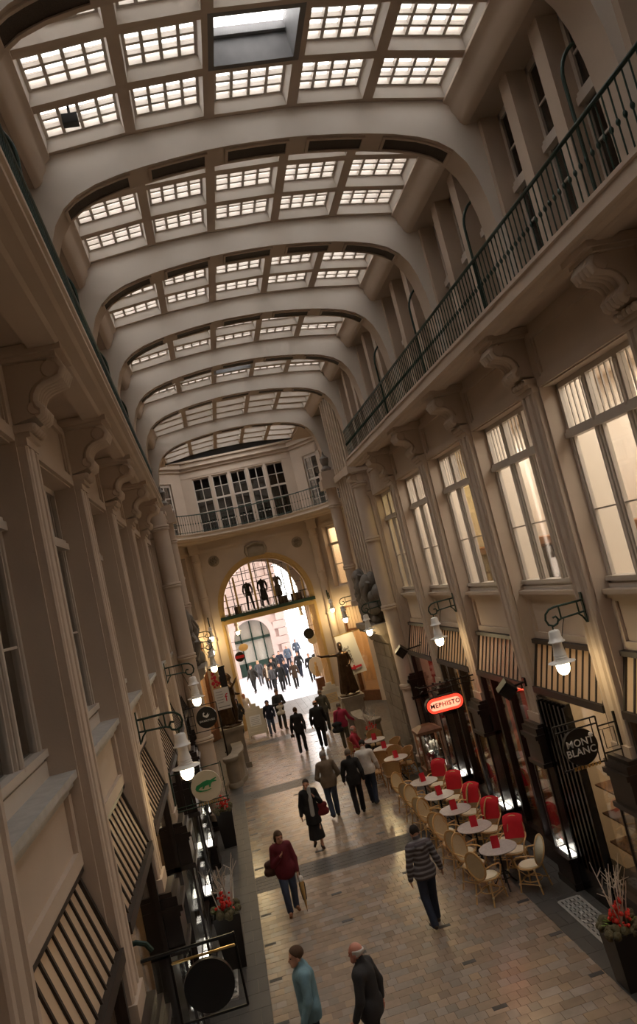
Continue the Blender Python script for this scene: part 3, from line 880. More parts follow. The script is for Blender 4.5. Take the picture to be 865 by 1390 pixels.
        for q0, q1 in ((.75, 1.7), (1.95, 2.95)):
            NW[0] += 1
            o = tag(empty('window_%d' % NW[0], (P0.x, P0.y, 9.85)), kind='structure')
            f = MB(); slab(f, q0, q1, .1, .2, 12.6, 12.75); slab(f, q0, q1, .08, .2, 11.4, 11.5); slab(f, q0, q0+.08, .1, .2, 9.85, 12.7); slab(f, q1-.08, q1, .1, .2, 9.85, 12.7)
            slab(f, (q0+q1)/2-.03, (q0+q1)/2+.03, .1, .2, 9.85, 12.7); slab(f, q0, q1, .12, .18, 10.4, 10.44); slab(f, q0, q1, .12, .18, 10.9, 10.94); slab(f, q0, q1, .12, .18, 12.0, 12.04)
            f.build('frame', 'frame_paint', o)
            g = MB(); slab(g, q0+.08, q1-.08, .15, .155, 9.85, 12.6); g.build('pane', 'dark_glass', o)
        m = MB(); slab(m, 0, ln, 1.5, 1.6, 9.7, 13.5); m.build('dark_room_wall', 'room_dark', w)
    # ---------------- upper centre wall with five windows
    yw = 35.6
    m = MB()
    m.box(XC-2.95, XC+2.95, yw, yw+.3, 12.85, 14.6)
    edges = [XC-2.36+i*.96 for i in range(6)]
    m.box(XC-2.95, XC-2.36+.0, yw, yw+.3, 9.7, 12.85); m.box(XC+2.36+.06, XC+2.95, yw, yw+.3, 9.7, 12.85)
    for i in range(1, 5): m.box(edges[i]-.07, edges[i]+.07, yw, yw+.3, 9.7, 12.85)
    m.build('upper_wall', 'plaster', w)
    m = MB()
    for z0, z1, d in ((13.3,13.45,.12),(13.45,13.7,.28),(13.7,13.85,.4),(12.93,12.98,.03)): m.box(XC-2.95, XC+2.95, yw-d, yw, z0, z1)
    m.build('upper_cornice', 'plaster', w)
    MB().box(XC-3, XC+3, yw+1.6, yw+1.7, 9.7, 13.5).build('dark_room_wall', 'room_dark', w)
    for i in range(5):
        a = edges[i]+.07 if i else edges[0]; b = edges[i+1]-.07 if i < 4 else edges[5]+.06
        NW[0] += 1
        o = tag(empty('window_%d' % NW[0], (a, yw+.15, 9.85)), kind='structure'); f = MB(); L = b-a
        f.box(0, .05, -.05, .05, 0, 3.0); f.box(L-.05, L, -.05, .05, 0, 3.0); f.box(0, L, -.05, .05, 2.94, 3.0); f.box(0, L, -.08, .05, 1.75, 1.84); f.box(L/2-.022, L/2+.022, -.05, .05, 0, 3.0)
        f.build('frame', 'frame_paint', o, local=True)
        g = MB()
        for z in (.1, .62, 1.18, 2.4): g.box(.06, L-.06, -.03, .03, z-.017, z+.017)
        g.build('glazing_bars', 'frame_paint', o, local=True)
        for q0, q1 in ((.07, L/2-.03), (L/2+.03, L-.07)):
            MB().box(q0, q1, -.004, .004, 0, 1.72).build('pane', 'dark_glass', o, local=True); MB().box(q0, q1, -.004, .004, 1.84, 2.92).build('pane', 'dark_glass', o, local=True)
    # ---------------- curved gallery slab
    R = 4.1; yc = 29.9; rings = []
    for i in range(29):
        a = radians(18 + 144*i/28)
        c, s_ = cos(a), sin(a)
        pr = [(R,9.85),(R,9.80),(R+.03,9.78),(R+.03,9.66),(R,9.64),(R,9.6),(R+.1,9.58),(R+.15,9.5),(R+.5,9.46),(R+.55,9.40),(R+2.2,9.40),(R+2.2,9.85)]
        rings.append([(XC+r*c, yc+r*s_, z) for r, z in pr])
    MB().sweep(rings).build('curved_gallery_slab', 'plaster', w, smooth=30)
    # ---------------- entrance arch frame (gilded timber) and lunette
    d = struct('door_1', (XC, FY, 0))
    m = MB(); n = 32
    for r0, r1, ya, yb in ((2.24,2.37,y0-.06,y0+.3),(2.33,2.43,y0-.10,y0+.02),(2.14,2.25,y0+.04,y0+.3)):
        m.sweep([[(XC+r*cos(pi*i/n), y, zc+r*sin(pi*i/n)) for r, y in ((r0,ya),(r1,ya),(r1,yb),(r0,yb))] for i in range(n+1)])
    for sx in (-1, 1):
        for r0, r1, ya, yb in ((2.16,2.37,y0-.06,y0+.3),(2.30,2.42,y0-.10,y0+.02)): m.box(XC+sx*r0, XC+sx*r1, ya, yb, 5.38, zc)
    m.build('arch_frame', 'gold_paint', d, smooth=30)
    m = MB()
    for sx in (-1, 1):
        for i in range(5):
            x0 = 2.30-.02*i; yy = FY-.05+i*.32
            m.box(XC+sx*(x0), XC+sx*2.42, yy, yy+.14, 0, 5.3); m.box(XC+sx*(x0+.06), XC+sx*2.42, yy+.14, yy+.32, 0, 5.3)
            m.tube([(XC+sx*(x0), yy+.07, .2), (XC+sx*(x0), yy+.07, 5.2)], .06, 8)
    m.build('jamb_frame', 'gold_paint', d)
    m = MB(); m.box(XC-2.4, XC+2.4, y0-.06, y0+.5, 5.2, 5.42); m.build('lintel', 'gold_paint', d)
    m = MB(); m.box(XC-2.42, XC+2.42, y0-.16, y0+.06, 5.42, 5.58); m.build('lintel_beam', 'iron_green', d)
    m = MB()
    for x in (-1.42, -.48, .48, 1.42):
        zt = zc + sqrt(2.1**2-x*x); m.box(XC+x-.05, XC+x+.05, y0+.08, y0+.2, 5.58, zt)
    for x in (-1.95, 1.95):
        zt = zc + sqrt(2.1**2-x*x); m.box(XC+x-.04, XC+x+.04, y0+.08, y0+.2, 5.58, zt)
    m.build('lunette_mullion', 'gold_paint', d)
    m = MB()
    for z in (6.5, 7.15, 7.6):
        hw = sqrt(2.1**2-(z-zc)**2); m.box(XC-hw, XC+hw, y0+.12, y0+.15, z-.012, z+.012)
    for x in (-1.15, -.75, -.2, .2, .75, 1.15): 
        zt = zc+sqrt(2.1**2-x*x); m.box(XC+x-.01, XC+x+.01, y0+.12, y0+.15, 7.15, zt)
    m.build('lunette_glazing_bars', 'iron_black', d)
    g = MB(); pts = [(XC+2.1*cos(pi*i/24), zc+2.1*sin(pi*i/24)) for i in range(25)]; g.prism([(XC+2.1,5.58)]+pts+[(XC-2.1,5.58)], 'y', y0+.135, y0+.14)
    g.build('lunette_pane', 'window_glass', d)
    m = MB()
    for i in range(25):
        x = XC-1.9+i*3.8/24; m.box(x-.012, x+.012, y0+.02, y0+.04, 5.58, 6.0)
    m.box(XC-2.1, XC+2.1, y0+.015, y0+.045, 5.98, 6.02); m.build('lunette_railing', 'iron_black', d)
    # ---------------- passage to the street
    e = struct('wall_passage', (XC, 37, 0))
    m = MB()
    for sx in (-1, 1):
        m.box(XC+sx*2.42, XC+sx*2.9, FY+.5, 40.3, 0, 5.3)
        for i in range(4): m.box(XC+sx*2.3, XC+sx*2.42, FY+1.9+i*1.0, FY+2.15+i*1.0, 0, 5.3)
    m.build('passage_wall', 'plaster', e)
    MB().box(XC-3, XC+3, FY+.5, 40.3, 5.25, 5.55).build('passage_ceiling', 'plaster', e)
    # upper room over the passage with an arched street window
    m = MB(); ring = []; R2, z2 = 2.2, 5.9
    for i in range(25):
        a = pi-pi*i/24; ring.append([(XC+R2*cos(a), 39.9, z2+R2*sin(a)), (XC+R2*cos(a), 40.3, z2+R2*sin(a)), (XC+R2*cos(a), 40.3, 9.7), (XC+R2*cos(a), 39.9, 9.7)])
    m.sweep(ring)
    for sx in (-1, 1): m.box(XC+sx*2.2, XC+sx*9, 39.9, 40.3, 5.25, 9.7); m.box(XC+sx*2.6, XC+sx*9, 39.9, 40.3, 0, 5.3); m.box(XC+sx*2.6, XC+sx*2.8, FY+.5, 39.9, 5.5, 9.4)
    m.box(XC-30, XC+30, 39.9, 40.3, 9.7, 24); m.box(XC+9, XC+30, 39.9, 40.3, 0, 9.7); m.box(XC-30, XC-9, 39.9, 40.3, 0, 9.7); m.box(XC-3, XC+3, FY+.5, 40, 9.3, 9.4)  # upper height and side stretches added out of view to shade the crowd
    m.build('street_wall', 'plaster', e)
    m = MB()
    for x in (-1.5, -.75, 0, .75, 1.5): m.box(XC+x-.025, XC+x+.025, 39.95, 40.0, 5.55, z2+sqrt(R2**2-x*x))
    for z in (6.3, 7.0, 7.6): hw = sqrt(R2**2-(z-z2)**2); m.box(XC-hw, XC+hw, 39.95, 40.0, z-.02, z+.02)
    m.build('street_window_bars', 'iron_black', e)
    # street outside
    st = struct('street_ground', (0, 60, 0))
    MB().box(-30, 40, 40.5, 110, -.3, -.005).build('paving', 'street_stone', st)
    bd = thing('street_building', 'pale pink sandstone building with arched doorway across the bright street', 'building', (1.0, 58, 0))
    m = MB(); cx, r, zs = .05, 1.45, 2.85; X1 = 2.8
    ring = []
    for i in range(21):
        a = pi-pi*i/20; ring.append([(cx+r*cos(a), 58, zs+r*sin(a)), (cx+r*cos(a), 58.6, zs+r*sin(a)), (cx+r*cos(a), 58.6, 10), (cx+r*cos(a), 58, 10)])
    m.sweep(ring); m.box(-30, cx-r, 58, 58.6, 0, 10); m.box(cx+r, X1, 58, 58.6, 0, 10); m.box(-30, X1, 58, 58.6, 10, 26); m.box(X1-.6, X1, 58.6, 90, 0, 26)  # raised out of view to keep sky light off the crowd
    m.build('facade', 'pink_stone', bd)
    m = MB(); m.sweep([[(cx+q*cos(pi*i/20), y, zs+q*sin(pi*i/20)) for q, y in ((r-.02,57.85),(r+.42,57.85),(r+.42,58.02),(r-.02,58.02))] for i in range(21)])
    m.box(cx-r-.42, cx-r+.02, 57.85, 58.02, 0, zs); m.box(cx+r-.02, cx+r+.42, 57.85, 58.02, 0, zs)
    m.build('arch_surround', 'pink_stone', bd)
    for i in range(30):
        wq = .95 if i % 2 else .62
        MB().box(X1-wq, X1+.12, 57.83, 58.3, .05+i*.62, .05+i*.62+.58).build('quoin_block', 'pink_stone', bd)
    m = MB(); m.box(cx-r, cx+r, 58.4, 58.5, 0, 1.0); m.box(cx-r, cx+r, 58.4, 58.5, 2.65, 2.85); 
    for x in (-.9, 0, .9): m.box(cx+x-.05, cx+x+.05, 58.4, 58.5, 0, 4.2)
    m.build('door_frame', 'iron_green', bd)
    MB().box(cx-r, cx+r, 58.45, 58.46, 0, 4.5).build('door_pane', 'window_glass', bd)
    MB().box(cx-r, cx+r, 58.59, 58.6, 0, 4.5).build('door_back', 'white_print', bd)
    light('passage_light', 'AREA', (XC, 36.6, 5.2), 150, (1.0, .68, .36), 2.5, sy=1.5)
build_far()
# ================================================================== IRONWORK AND LAMPS
def railing(name, label, pts, h, spacing=0.135, knob_every=1, parts=True):
    """balustrade along a polyline of base points (x,y,z)"""
    p0 = pts[0]
    o = thing(name, label, 'railing', p0, group=None)
    m = MB(); m.tube([(a, b, c+h) for a, b, c in pts], .026, 8); m.build('top_rail', 'iron_green', o, smooth=40)
    m = MB(); m.tube([(a, b, c+.07) for a, b, c in pts], .016, 6); m.build('bottom_rail', 'iron_green', o, smooth=40)
    m = MB(); m.tube([(a, b, c+h*.55) for a, b, c in pts], .009, 6); 
    bal = MB().tube([(0,0,0),(0,0,h)], .0095, 6)
    bal.lathe([(.009,h*.47),(.024,h*.50),(.028,h*.52),(.024,h*.54),(.009,h*.57)], (0,0,0), 6)
    bme = bal.mesh('baluster', 'iron_green', smooth=40)
    seg = [(Vector(a), Vector(b)) for a, b in zip(pts, pts[1:])]; 
    tot = sum((b-a).length for a, b in seg); n = int(tot/spacing); w0 = Vector(wloc(o))
    for i in range(n+1):
        d = tot*i/n; 
        for a, b in seg:
            l = (b-a).length
            if d <= l+1e-6: q = a.lerp(b, d/l); break
            d -= l
        inst(bme, 'baluster', o, q-w0)
    return o
railing('gallery_railing', 'green iron gallery railing above the lit right-hand windows', [(2.93, y, 9.85) for y in (-4, 5, 12, HALL_END)], .86)
railing('gallery_railing', 'green iron gallery railing above the dark left-hand windows', [(-(uedge(-1, y)+.14), y, 9.85) for y in (-4, 0, 4, 8, 12, 16, HALL_END)], .86, 0.10)
railing('gallery_railing', 'thin iron railing on the curved gallery over the entrance arch', [(XC+4.18*cos(radians(a)), 29.9+4.18*sin(radians(a)), 9.85) for a in range(162, 17, -6)], .9, 0.16)

def hook_lamp(s, y, label):
    o = thing('gallery_hook', label, 'pipe', (s*3.0, y, 9.87))
    x0 = 2.97 if s > 0 else uedge(s, y)+.21
    pts = [(s*x0, y, 9.87), (s*x0, y, 11.25)] + [(s*(x0 + .42*(1-cos(radians(a)))), y, 11.25+.5*sin(radians(a))) for a in range(10, 100, 10)]
    MB().tube(pts, .022, 8).build('pipe', 'iron_green', o, smooth=40)
    return o
HOOKL = ['nearest of the curved dark green pipes above the {} gallery', 'second curved dark green pipe along the {} gallery railing', 'third curved dark green pipe along the {} gallery railing', 'farthest curved dark green pipe along the {} gallery railing']
for s, nm in ((1, 'right'), (-1, 'left')):
    for i, y in enumerate((2.56, 6.06, 9.56, 13.06)): hook_lamp(s, y, HOOKL[i].format(nm))

def LZ(pr): return [(r*.86, -.32+(z+.38)*.8) for r, z in pr]
def lantern_proto():
    o = thing('wall_lantern', 'proto', 'lantern', (0, 0, 0), group='white wall lanterns along the passage')
    # local frame: wall at x=0, arm runs to -x ; top bar at z=0
    m = MB()
    m.box(-.02, .0, -.03, .03, -.34, .12)
    m.tube([(0,0,0), (-.46,0,.0), (-.56,0,-.02), (-.63,0,-.08), (-.65,0,-.16), (-.62,0,-.24), (-.55,0,-.27), (-.48,0,-.25), (-.45,0,-.19), (-.48,0,-.14), (-.53,0,-.15)], .017, 8)
    m.tube([(0,0,-.17), (-.40,0,-.19), (-.47,0,-.22)], .015, 8)
    for x in (-.10, -.40): m.tube([(x,0,0), (x,0,-.18)], .013, 6)
    m.tube([(-.02,0,-.32), (-.06,0,-.24), (-.12,0,-.18)], .014, 6)
    m.tube([(-.57,0,-.27), (-.57,0,-.36)], .012, 6)
    m.build('bracket_arm', 'iron_green', o, smooth=40, local=True)
    m = MB(); m.lathe(LZ([(.02,-.38),(.085,-.40),(.10,-.43),(.105,-.52),(.125,-.58),(.15,-.60),(.15,-.615),(.10,-.62),(.09,-.64)]), (-.57,0,0), 20); m.build('cap', 'white_enamel', o, smooth=40, local=True)
    m = MB(); m.lathe(LZ([(.085,-.64),(.088,-.72),(.10,-.80),(.115,-.86),(.10,-.87),(.12,-.90),(.105,-.91),(.125,-.94),(.11,-.95)]), (-.57,0,0), 20); m.build('body', 'white_enamel', o, smooth=40, local=True)
    m = MB(); m.lathe(LZ([(.11,-.94),(.15,-.965),(.235,-.985),(.24,-.995),(.12,-1.0)]), (-.57,0,0), 24); m.build('shade', 'white_enamel', o, smooth=40, local=True)
    m = MB(); m.lathe(LZ([(.105,-.998),(.115,-1.05),(.11,-1.12),(.09,-1.18),(.05,-1.22),(.005,-1.23)]), (-.57,0,0), 18); m.build('globe', 'bulb', o, smooth=60, local=True)
    m = MB(); m.tube([(-.36,0,-.2), (-.40,.02,-.3), (-.45,.03,-.45), (-.48,.02,-.62)], .006, 5); m.build('cable', 'iron_black', o, local=True)
    return o
LP = lantern_proto()
LANT = []
def lantern(x, y, z, rz, label, first=[True], power=8):
    o = LP if first[0] else copy_tree(LP)
    first[0] = False
    o.location = (x, y, z); o.rotation_euler = (0, 0, rz); o['label'] = label
    p = Vector((-.57, 0, -1.12)); p.rotate(Matrix.Rotation(rz, 3, 'Z')); p += Vector((x, y, z))
    l = light('lantern_light', 'POINT', p, power, (1.0, .74, .36), .10)
    return o
lantern(3.43, YP(2)-.05, 5.34, 0, 'white lantern on the pilaster above the black disc sign')
lantern(3.43, YP(4)-.02, 5.36, 0, 'white lantern above the glowing red oval sign')
lantern(3.06, YP(6)+.1, 5.36, 0, 'white lantern on the round column beside the carved corbel')
lantern(-3.43, YP(2)+.55, 5.18, pi, 'large white lantern nearest the viewer on the left wall')
lantern(-3.43, YP(4)+.6, 5.34, pi, 'second white lantern along the left wall')
lantern(-3.06, YP(6)+1.0, 5.36, pi, 'white lantern on the left column in front of the carved stone corbel')
lantern(-3.15, 26.5, 5.45, pi, 'white lantern just behind the carved corbel on the left', power=60)
lantern(3.45, 26.6, 5.45, 0, 'white lantern behind the carved corbel near the hanging banner', power=60)
lantern(XC+3.02, FY-.3, 5.6, pi/2, 'white lantern on the column right of the entrance arch', power=60)
lantern(XC-3.02, FY-.3, 5.65, pi/2, 'white lantern on the column left of the entrance arch', power=60)
lantern(XC-2.28, FY+1.6, 5.5, pi, 'white lantern inside the entrance passage on its left wall', power=4)
lantern(XC+2.28, FY+1.6, 5.5, 0, 'white lantern inside the entrance passage on its right wall', power=4)
# ================================================================== CAFE FURNITURE
def ring_pts(rx, ry, n, c=(0,0,0)): return [(c[0]+rx*cos(2*pi*i/n), c[1]+ry*sin(2*pi*i/n), c[2]) for i in range(n)]
def hoop(back_y, zc, rx, rz, n, tilt=.16, bulge=0.0):
    """oval hoop standing behind the seat, leaning back"""
    out = []
    for i in range(n):
        a = 2*pi*i/n; x = rx*cos(a); z = zc + rz*sin(a)
        out.append((x, back_y - tilt*(z-.47) + bulge*x*x, z))
    return out
def chair_proto(kind):
    rat, cane, seatm = ('rattan', 'cane_cream', 'seat_cream') if kind == 'light' else ('rattan_dark', 'cane_brown', 'cane_brown')
    o = thing('bistro_chair' if kind == 'light' else 'wicker_chair', 'proto', 'chair')
    MB().lathe([(.01,.43),(.19,.43),(.205,.445),(.195,.47),(.15,.48),(.01,.482)], (0,.02,0), 20).build('seat', seatm, o, smooth=40, local=True)
    m = MB(); m.tube(ring_pts(.215, .21, 22, (0,.02,.435)), .018, 7, True); m.tube(ring_pts(.18, .18, 18, (0,.02,.20)), .011, 6, True); m.build('seat_rim', rat, o, smooth=40, local=True)
    if kind == 'light':
        hp = hoop(-.21, .73, .205, .27, 26)
        m = MB(); m.tube(hp, .016, 7, True); m.tube([(x*.90, y+.004, .73+(z-.73)*.92) for x, y, z in hp], .009, 6, True); bh = m.build('back_hoop', rat, o, smooth=40, local=True)
        ip = [(x*.86, y, .73+(z-.73)*.89) for x, y, z in hp]
        m = MB(); m.sweep([[(x, y-.004, z) for x, y, z in ip], [(x, y+.004, z) for x, y, z in ip]]); m.build('backrest', cane, bh, local=True)
    else:
        n = 15; top = []; bot = []
        for i in range(n):
            a = radians(-78+156*i/(n-1)); x = .25*sin(a); y = -.24*cos(a)+.02
            top.append((x*1.06, y*1.12, .90-.10*abs(sin(a))**3)); bot.append((x*.95, y, .50))
        m = MB(); m.tube([bot[0]]+top+[bot[-1]], .017, 7); bh = m.build('back_hoop', rat, o, smooth=40, local=True)
        m = MB(); m.sweep([[(b[0],b[1],b[2]) , (t[0],t[1],t[2]), (t[0]*.97,t[1]*.97,t[2]), (b[0]*.97,b[1]*.97,b[2])] for t, b in zip(top, bot)]); m.build('backrest', cane, bh, smooth=60, local=True)
    for sx in (-1, 1):
        m = MB()
        if kind == 'light': m.tube([(sx*.19,-.245,.68), (sx*.235,-.14,.70), (sx*.26,0,.69), (sx*.255,.12,.665), (sx*.235,.19,.60), (sx*.205,.18,.47), (sx*.20,.17,.43)], .015, 7)
        else: m.tube([(sx*.25,-.05,.72), (sx*.27,.05,.69), (sx*.26,.16,.66), (sx*.23,.20,.58), (sx*.20,.18,.43)], .016, 7)
        m.build('arm', rat, o, smooth=40, local=True)
        MB().tube([(sx*.17,.17,.44), (sx*.185,.19,.22), (sx*.20,.22,.0)], .016, 7).build('leg', rat, o, smooth=40, local=True)
        MB().tube([(sx*.16,-.14,.45), (sx*.18,-.18,.22), (sx*.20,-.23,.0)], .016, 7).build('leg', rat, o, smooth=40, local=True)
        m = MB(); m.tube([(sx*.185,.195,.16), (sx*.19,-.195,.16)], .010, 6); m.tube([(sx*.17,.18,.40), (sx*.18,.0,.30), (sx*.17,-.15,.40)], .009, 6); m.build('stretcher', rat, o, smooth=40, local=True)
    m = MB(); m.tube([(-.185,.195,.18), (.185,.195,.18)], .010, 6); m.tube([(-.16,.18,.42), (0,.19,.32), (.16,.18,.42)], .009, 6); m.build('stretcher', rat, o, smooth=40, local=True)
    if kind == 'light':
        m = MB()
        for sx in (-1, 1):
            for y, z, xx in ((.21,.15,.197), (-.2,.15,.191), (.175,.41,.175), (-.145,.42,.165)): m.ball((sx*xx, y, z), .024, 7, 5, 1, 1, 1.1)
        m.build('binding', 'cane_cream', o, smooth=50, local=True)
    return o
CH = {'light': chair_proto('light'), 'dark': chair_proto('dark')}
CH_USED = {'light': False, 'dark': False}
def chair(kind, x, y, deg, label):
    """deg: the way the sitter faces, 0 = along the hall, 90 = to the left wall"""
    o = copy_tree(CH[kind]) if CH_USED[kind] else CH[kind]
    CH_USED[kind] = True
    o.location = (x, y, 0); o.rotation_euler = (0, 0, radians(deg)); o['label'] = label
    o['group'] = 'pale bistro chairs at the marble tables' if kind == 'light' else 'brown wicker chairs by the column'
    return o
def table_proto():
    o = thing('cafe_table', 'proto', 'table')
    MB().lathe([(.01,.715),(.33,.715),(.365,.725),(.37,.738),(.362,.745),(.01,.745)], n=32).build('tabletop', 'table_stone', o, smooth=40, local=True)
    MB().lathe([(.03,.08),(.022,.14),(.03,.2),(.02,.3),(.02,.6),(.05,.68),(.10,.712)], n=12).build('pedestal', 'iron_black', o, smooth=40, local=True)
    for k in range(3):
        a = k*2*pi/3+.4; c, s = cos(a), sin(a)
        MB().tube([(.02*c,.02*s,.30), (.10*c,.10*s,.24), (.16*c,.16*s,.12), (.24*c,.24*s,.035), (.27*c,.27*s,.012)], [.016,.016,.016,.016,.014], 7).build('foot', 'iron_black', o, smooth=40, local=True)
    MB().tube(ring_pts(.13,.13,16,(0,0,.20)), .011, 6, True).build('ring', 'iron_black', o, smooth=40, local=True)
    return o
TB = table_proto(); TBU = [False]
def cafe_table(x, y, label):
    o = copy_tree(TB) if TBU[0] else TB
    TBU[0] = True
    o.location = (x, y, 0); o['label'] = label; o['group'] = 'round marble cafe tables'
    return o
def card_proto():
    o = thing('menu_card', 'proto', 'menu')
    m = MB()
    m.sweep([[(-.075,-.055,0),(-.075,-.052,0),(-.075,.002,.21),(-.075,-.001,.21)], [(.075,-.055,0),(.075,-.052,0),(.075,.002,.21),(.075,-.001,.21)]]); m.build('front_leaf', 'red_card', o, local=True)
    m = MB(); m.sweep([[(-.075,.055,0),(-.075,.052,0),(-.075,-.002,.21),(-.075,.001,.21)], [(.075,.055,0),(.075,.052,0),(.075,-.002,.21),(.075,.001,.21)]]); m.build('back_leaf', 'red_card', o, local=True)
    m = MB(); m.prism([(-.045,0.004),(.045,0.004),(0,.19)], 'x', -.073, -.070); m.build('inner_leaf', 'cream_sign', o, local=True)
    return o
MC = card_proto(); MCU = [False]
def menu(x, y, deg, label):
    o = copy_tree(MC) if MCU[0] else MC
    MCU[0] = True
    o.location = (x, y, .745); o.rotation_euler = (0,0,radians(deg)); o['label'] = label; o['group'] = 'red menu cards on the cafe tables'
def blanket_mesh(seed):
    rr = random.Random(seed); nx, path = 11, []
    for t in np.linspace(0, 1, 19):
        if t < .5: q = t/.5; path.append((-.172-.0-.16*((.60+.40*q)-.47)+ .02, .60+.40*q))
        else: q = (t-.5)/.5; path.append((-.215-.16*((1.0-.36*q)-.47)-.02, 1.0-.36*q))
    path[9] = (path[9][0]-.02, 1.022)
    def pt(i, j, off):
        x = -.2 + .4*i/(nx-1); y, z = path[j]
        z2 = z - (.055*(abs(x)/.2)**2.2 if z > .9 else .0)
        y2 = y + .012*sin(9*x+seed)*(1-z) + off*(1 if j < 9 else -1)
        return (x, y2, z2 + (off if 7 < j < 11 else 0))
    m = MB()
    rings = [[pt(i, j, .012) for j in range(19)] + [pt(i, j, .003) for j in range(18, -1, -1)] for i in range(nx)]
    m.sweep(rings); return m.mesh('blanket', 'red_cloth', smooth=60)
TY = [10.48, 11.87, 13.22, 14.52, 15.95]
ORD = ['nearest', 'second nearest', 'middle', 'second farthest', 'farthest']
for i, ty in enumerate(TY):
    tx = 2.30; nm = ORD[i]
    cafe_table(tx, ty, '%s round marble table in the row beside the shop windows' % nm)
    menu(tx-.02+.03*(i % 2), ty+.02, -20+9*i, 'red folded menu card standing on the %s marble table' % nm)
    chair('light', tx-.44, ty-.36, -53+5*(i % 3), 'pale bistro chair on the aisle side, front seat of the %s marble table' % nm)
    chair('light', tx-.46, ty+.36, -146-4*(i % 2), 'pale bistro chair on the aisle side, rear seat of the %s marble table' % nm)
    chair('light', tx+.42, ty-.44, 42+4*(i % 2), 'pale bistro chair on the shop side, front seat of the %s marble table' % nm)
    bx, by, bd = tx+.46, ty+.40, 148-3*(i % 3)
    chair('light', bx, by, bd, 'pale bistro chair under a red blanket at the %s marble table' % nm)
    o = tag(inst(blanket_mesh(i), 'blanket', None, (bx, by, 0), (0, 0, radians(bd))), 'red blanket over a chair back at the %s marble table' % nm, 'blanket', 'red blankets over the chair backs')
WT = [(2.26, 19.05), (2.24, 20.6), (2.22, 22.1)]
WN = ['nearest', 'middle', 'farthest']
for i, (tx, ty) in enumerate(WT):
    nm = WN[i]
    cafe_table(tx, ty, '%s marble table among the brown wicker chairs' % nm)
    menu(tx, ty, 15-20*i, 'red menu card on the %s table among the wicker chairs' % nm)
    if i != 2: chair('dark', tx-.30, ty-.66, -22, 'brown wicker chair seen from behind at the %s wicker set' % nm)
    if i != 2: chair('dark', tx-.68, ty+.18, -100, 'brown wicker chair on the aisle side of the %s wicker set' % nm)
    if i == 2: chair('dark', 1.58, 22.55, -110, 'brown wicker chair under the seated bald man')
    if i != 2: chair('dark', tx+.36, ty+.22, 112, 'brown wicker chair on the wall side of the %s wicker set' % nm)
    if i != 1: chair('dark', tx+.12, ty+.66, 172, 'brown wicker chair facing the viewer behind the %s wicker table' % nm)

# ================================================================== SIGNS
def facing(x, y, z, s=1): return basis((1,0,0), (0,0,1), (0,-1,0), (x, y, z))
def disc(m, x, y, z, r, t, n=36, rz=1.0):
    m.prism([(x+r*cos(2*pi*i/n), z+rz*r*sin(2*pi*i/n)) for i in range(n)], 'y', y-t/2, y+t/2)
def put_text(o, body, size, material, x, y, z, tilt=0, spacing=1.0, name='lettering', sx=1, bold=0.0):
    me = text_mesh(name, body, size, material, .004, 'CENTER', spacing, bold)
    q = inst(me, name, o); w = wloc(o)
    q.matrix_local = Matrix.Translation(Vector((x-w[0], y-w[1], z-w[2]))) @ basis((1,0,0),(0,0,1),(0,-1,0)) @ Matrix.Rotation(tilt, 4, 'Z') @ Matrix.Diagonal((sx,1,1,1))
    return q
# black round sign in an iron frame, right
o = thing('hanging_sign', 'black disc sign with white capitals in a square iron frame', 'sign', (3.42, 6.5, 3.3))
m = MB(); y = 6.5
for z in (3.65, 3.55): m.tube([(2.46,y,z), (3.14,y,z)], .013, 6)
m.tube([(2.46,y,3.65), (2.46,y,3.0)], .013, 6); m.tube([(3.14,y,3.65), (3.14,y,2.98)], .013, 6); m.tube([(3.05,y,3.65), (3.05,y,3.0)], .009, 6)
m.tube([(2.46,y,3.0), (3.14,y,3.0)], .013, 6)
m.tube([(3.14,y,3.50), (3.44,y,3.50)], .012, 6); m.tube([(3.14,y,3.10), (3.44,y,3.10)], .012, 6); m.box(3.42, 3.45, y-.02, y+.02, 2.95, 3.65)
m.tube([(3.14,y,3.44), (3.20,y,3.44), (3.20,y,3.16), (3.38,y,3.16), (3.38,y,3.44), (3.22,y,3.44)], .008, 5)
m.build('iron_frame', 'iron_black', o)
m = MB(); disc(m, 2.80, y, 3.29, .265, .07); dk = m.build('disc', 'black', o, smooth=40)
put_text(dk, 'MONT', .145, 'white_print', 2.795, y-.045, 3.355, spacing=1.02, bold=.0012, name='lettering_upper')
put_text(dk, 'BLANC', .145, 'white_print', 2.785, y-.045, 3.225, spacing=1.02, bold=.0012, name='lettering_lower')
m = MB(); 
for k in range(6):
    a = k*pi/3; m.tube([(2.985, y-.04, 3.43), (2.985+.032*cos(a), y-.04, 3.43+.032*sin(a))], .013, 6)
m.build('star_emblem', 'white_print', dk)
m = MB()
for k in range(8): m.box(2.62+k*.055, 2.655+k*.055, y-.02, y-.012, 2.975, 3.025)
m.build('gold_letters', 'brass', o)
# red glowing oval sign
o = thing('illuminated_sign', 'glowing red oval sign with dark lettering hung from an iron bar', 'sign', (3.43, 13.1, 3.5)); y = 13.1
def stadium(m, cx, cz, hw, r, y0, y1):
    p = [(cx+hw-r+r*cos(a), cz+r*sin(a)) for a in np.linspace(-pi/2, pi/2, 14)] + [(cx-hw+r+r*cos(a), cz+r*sin(a)) for a in np.linspace(pi/2, 3*pi/2, 14)]
    m.prism(p, 'y', y0, y1)
m = MB(); stadium(m, 2.62, 3.09, .46, .185, y-.07, y+.07); m.build('housing', 'iron_black', o)
m = MB(); stadium(m, 2.62, 3.09, .435, .165, y-.082, y-.07); dk = m.build('red_face', 'red_sign_glow', o)
m = MB(); stadium(m, 2.62, 3.085, .37, .105, y-.086, y-.082); m.build('bright_core', 'sign_core_glow', dk)
put_text(dk, 'MEPHISTO', .142, 'black', 2.62, y-.094, 3.088, spacing=1.12, bold=.0028)
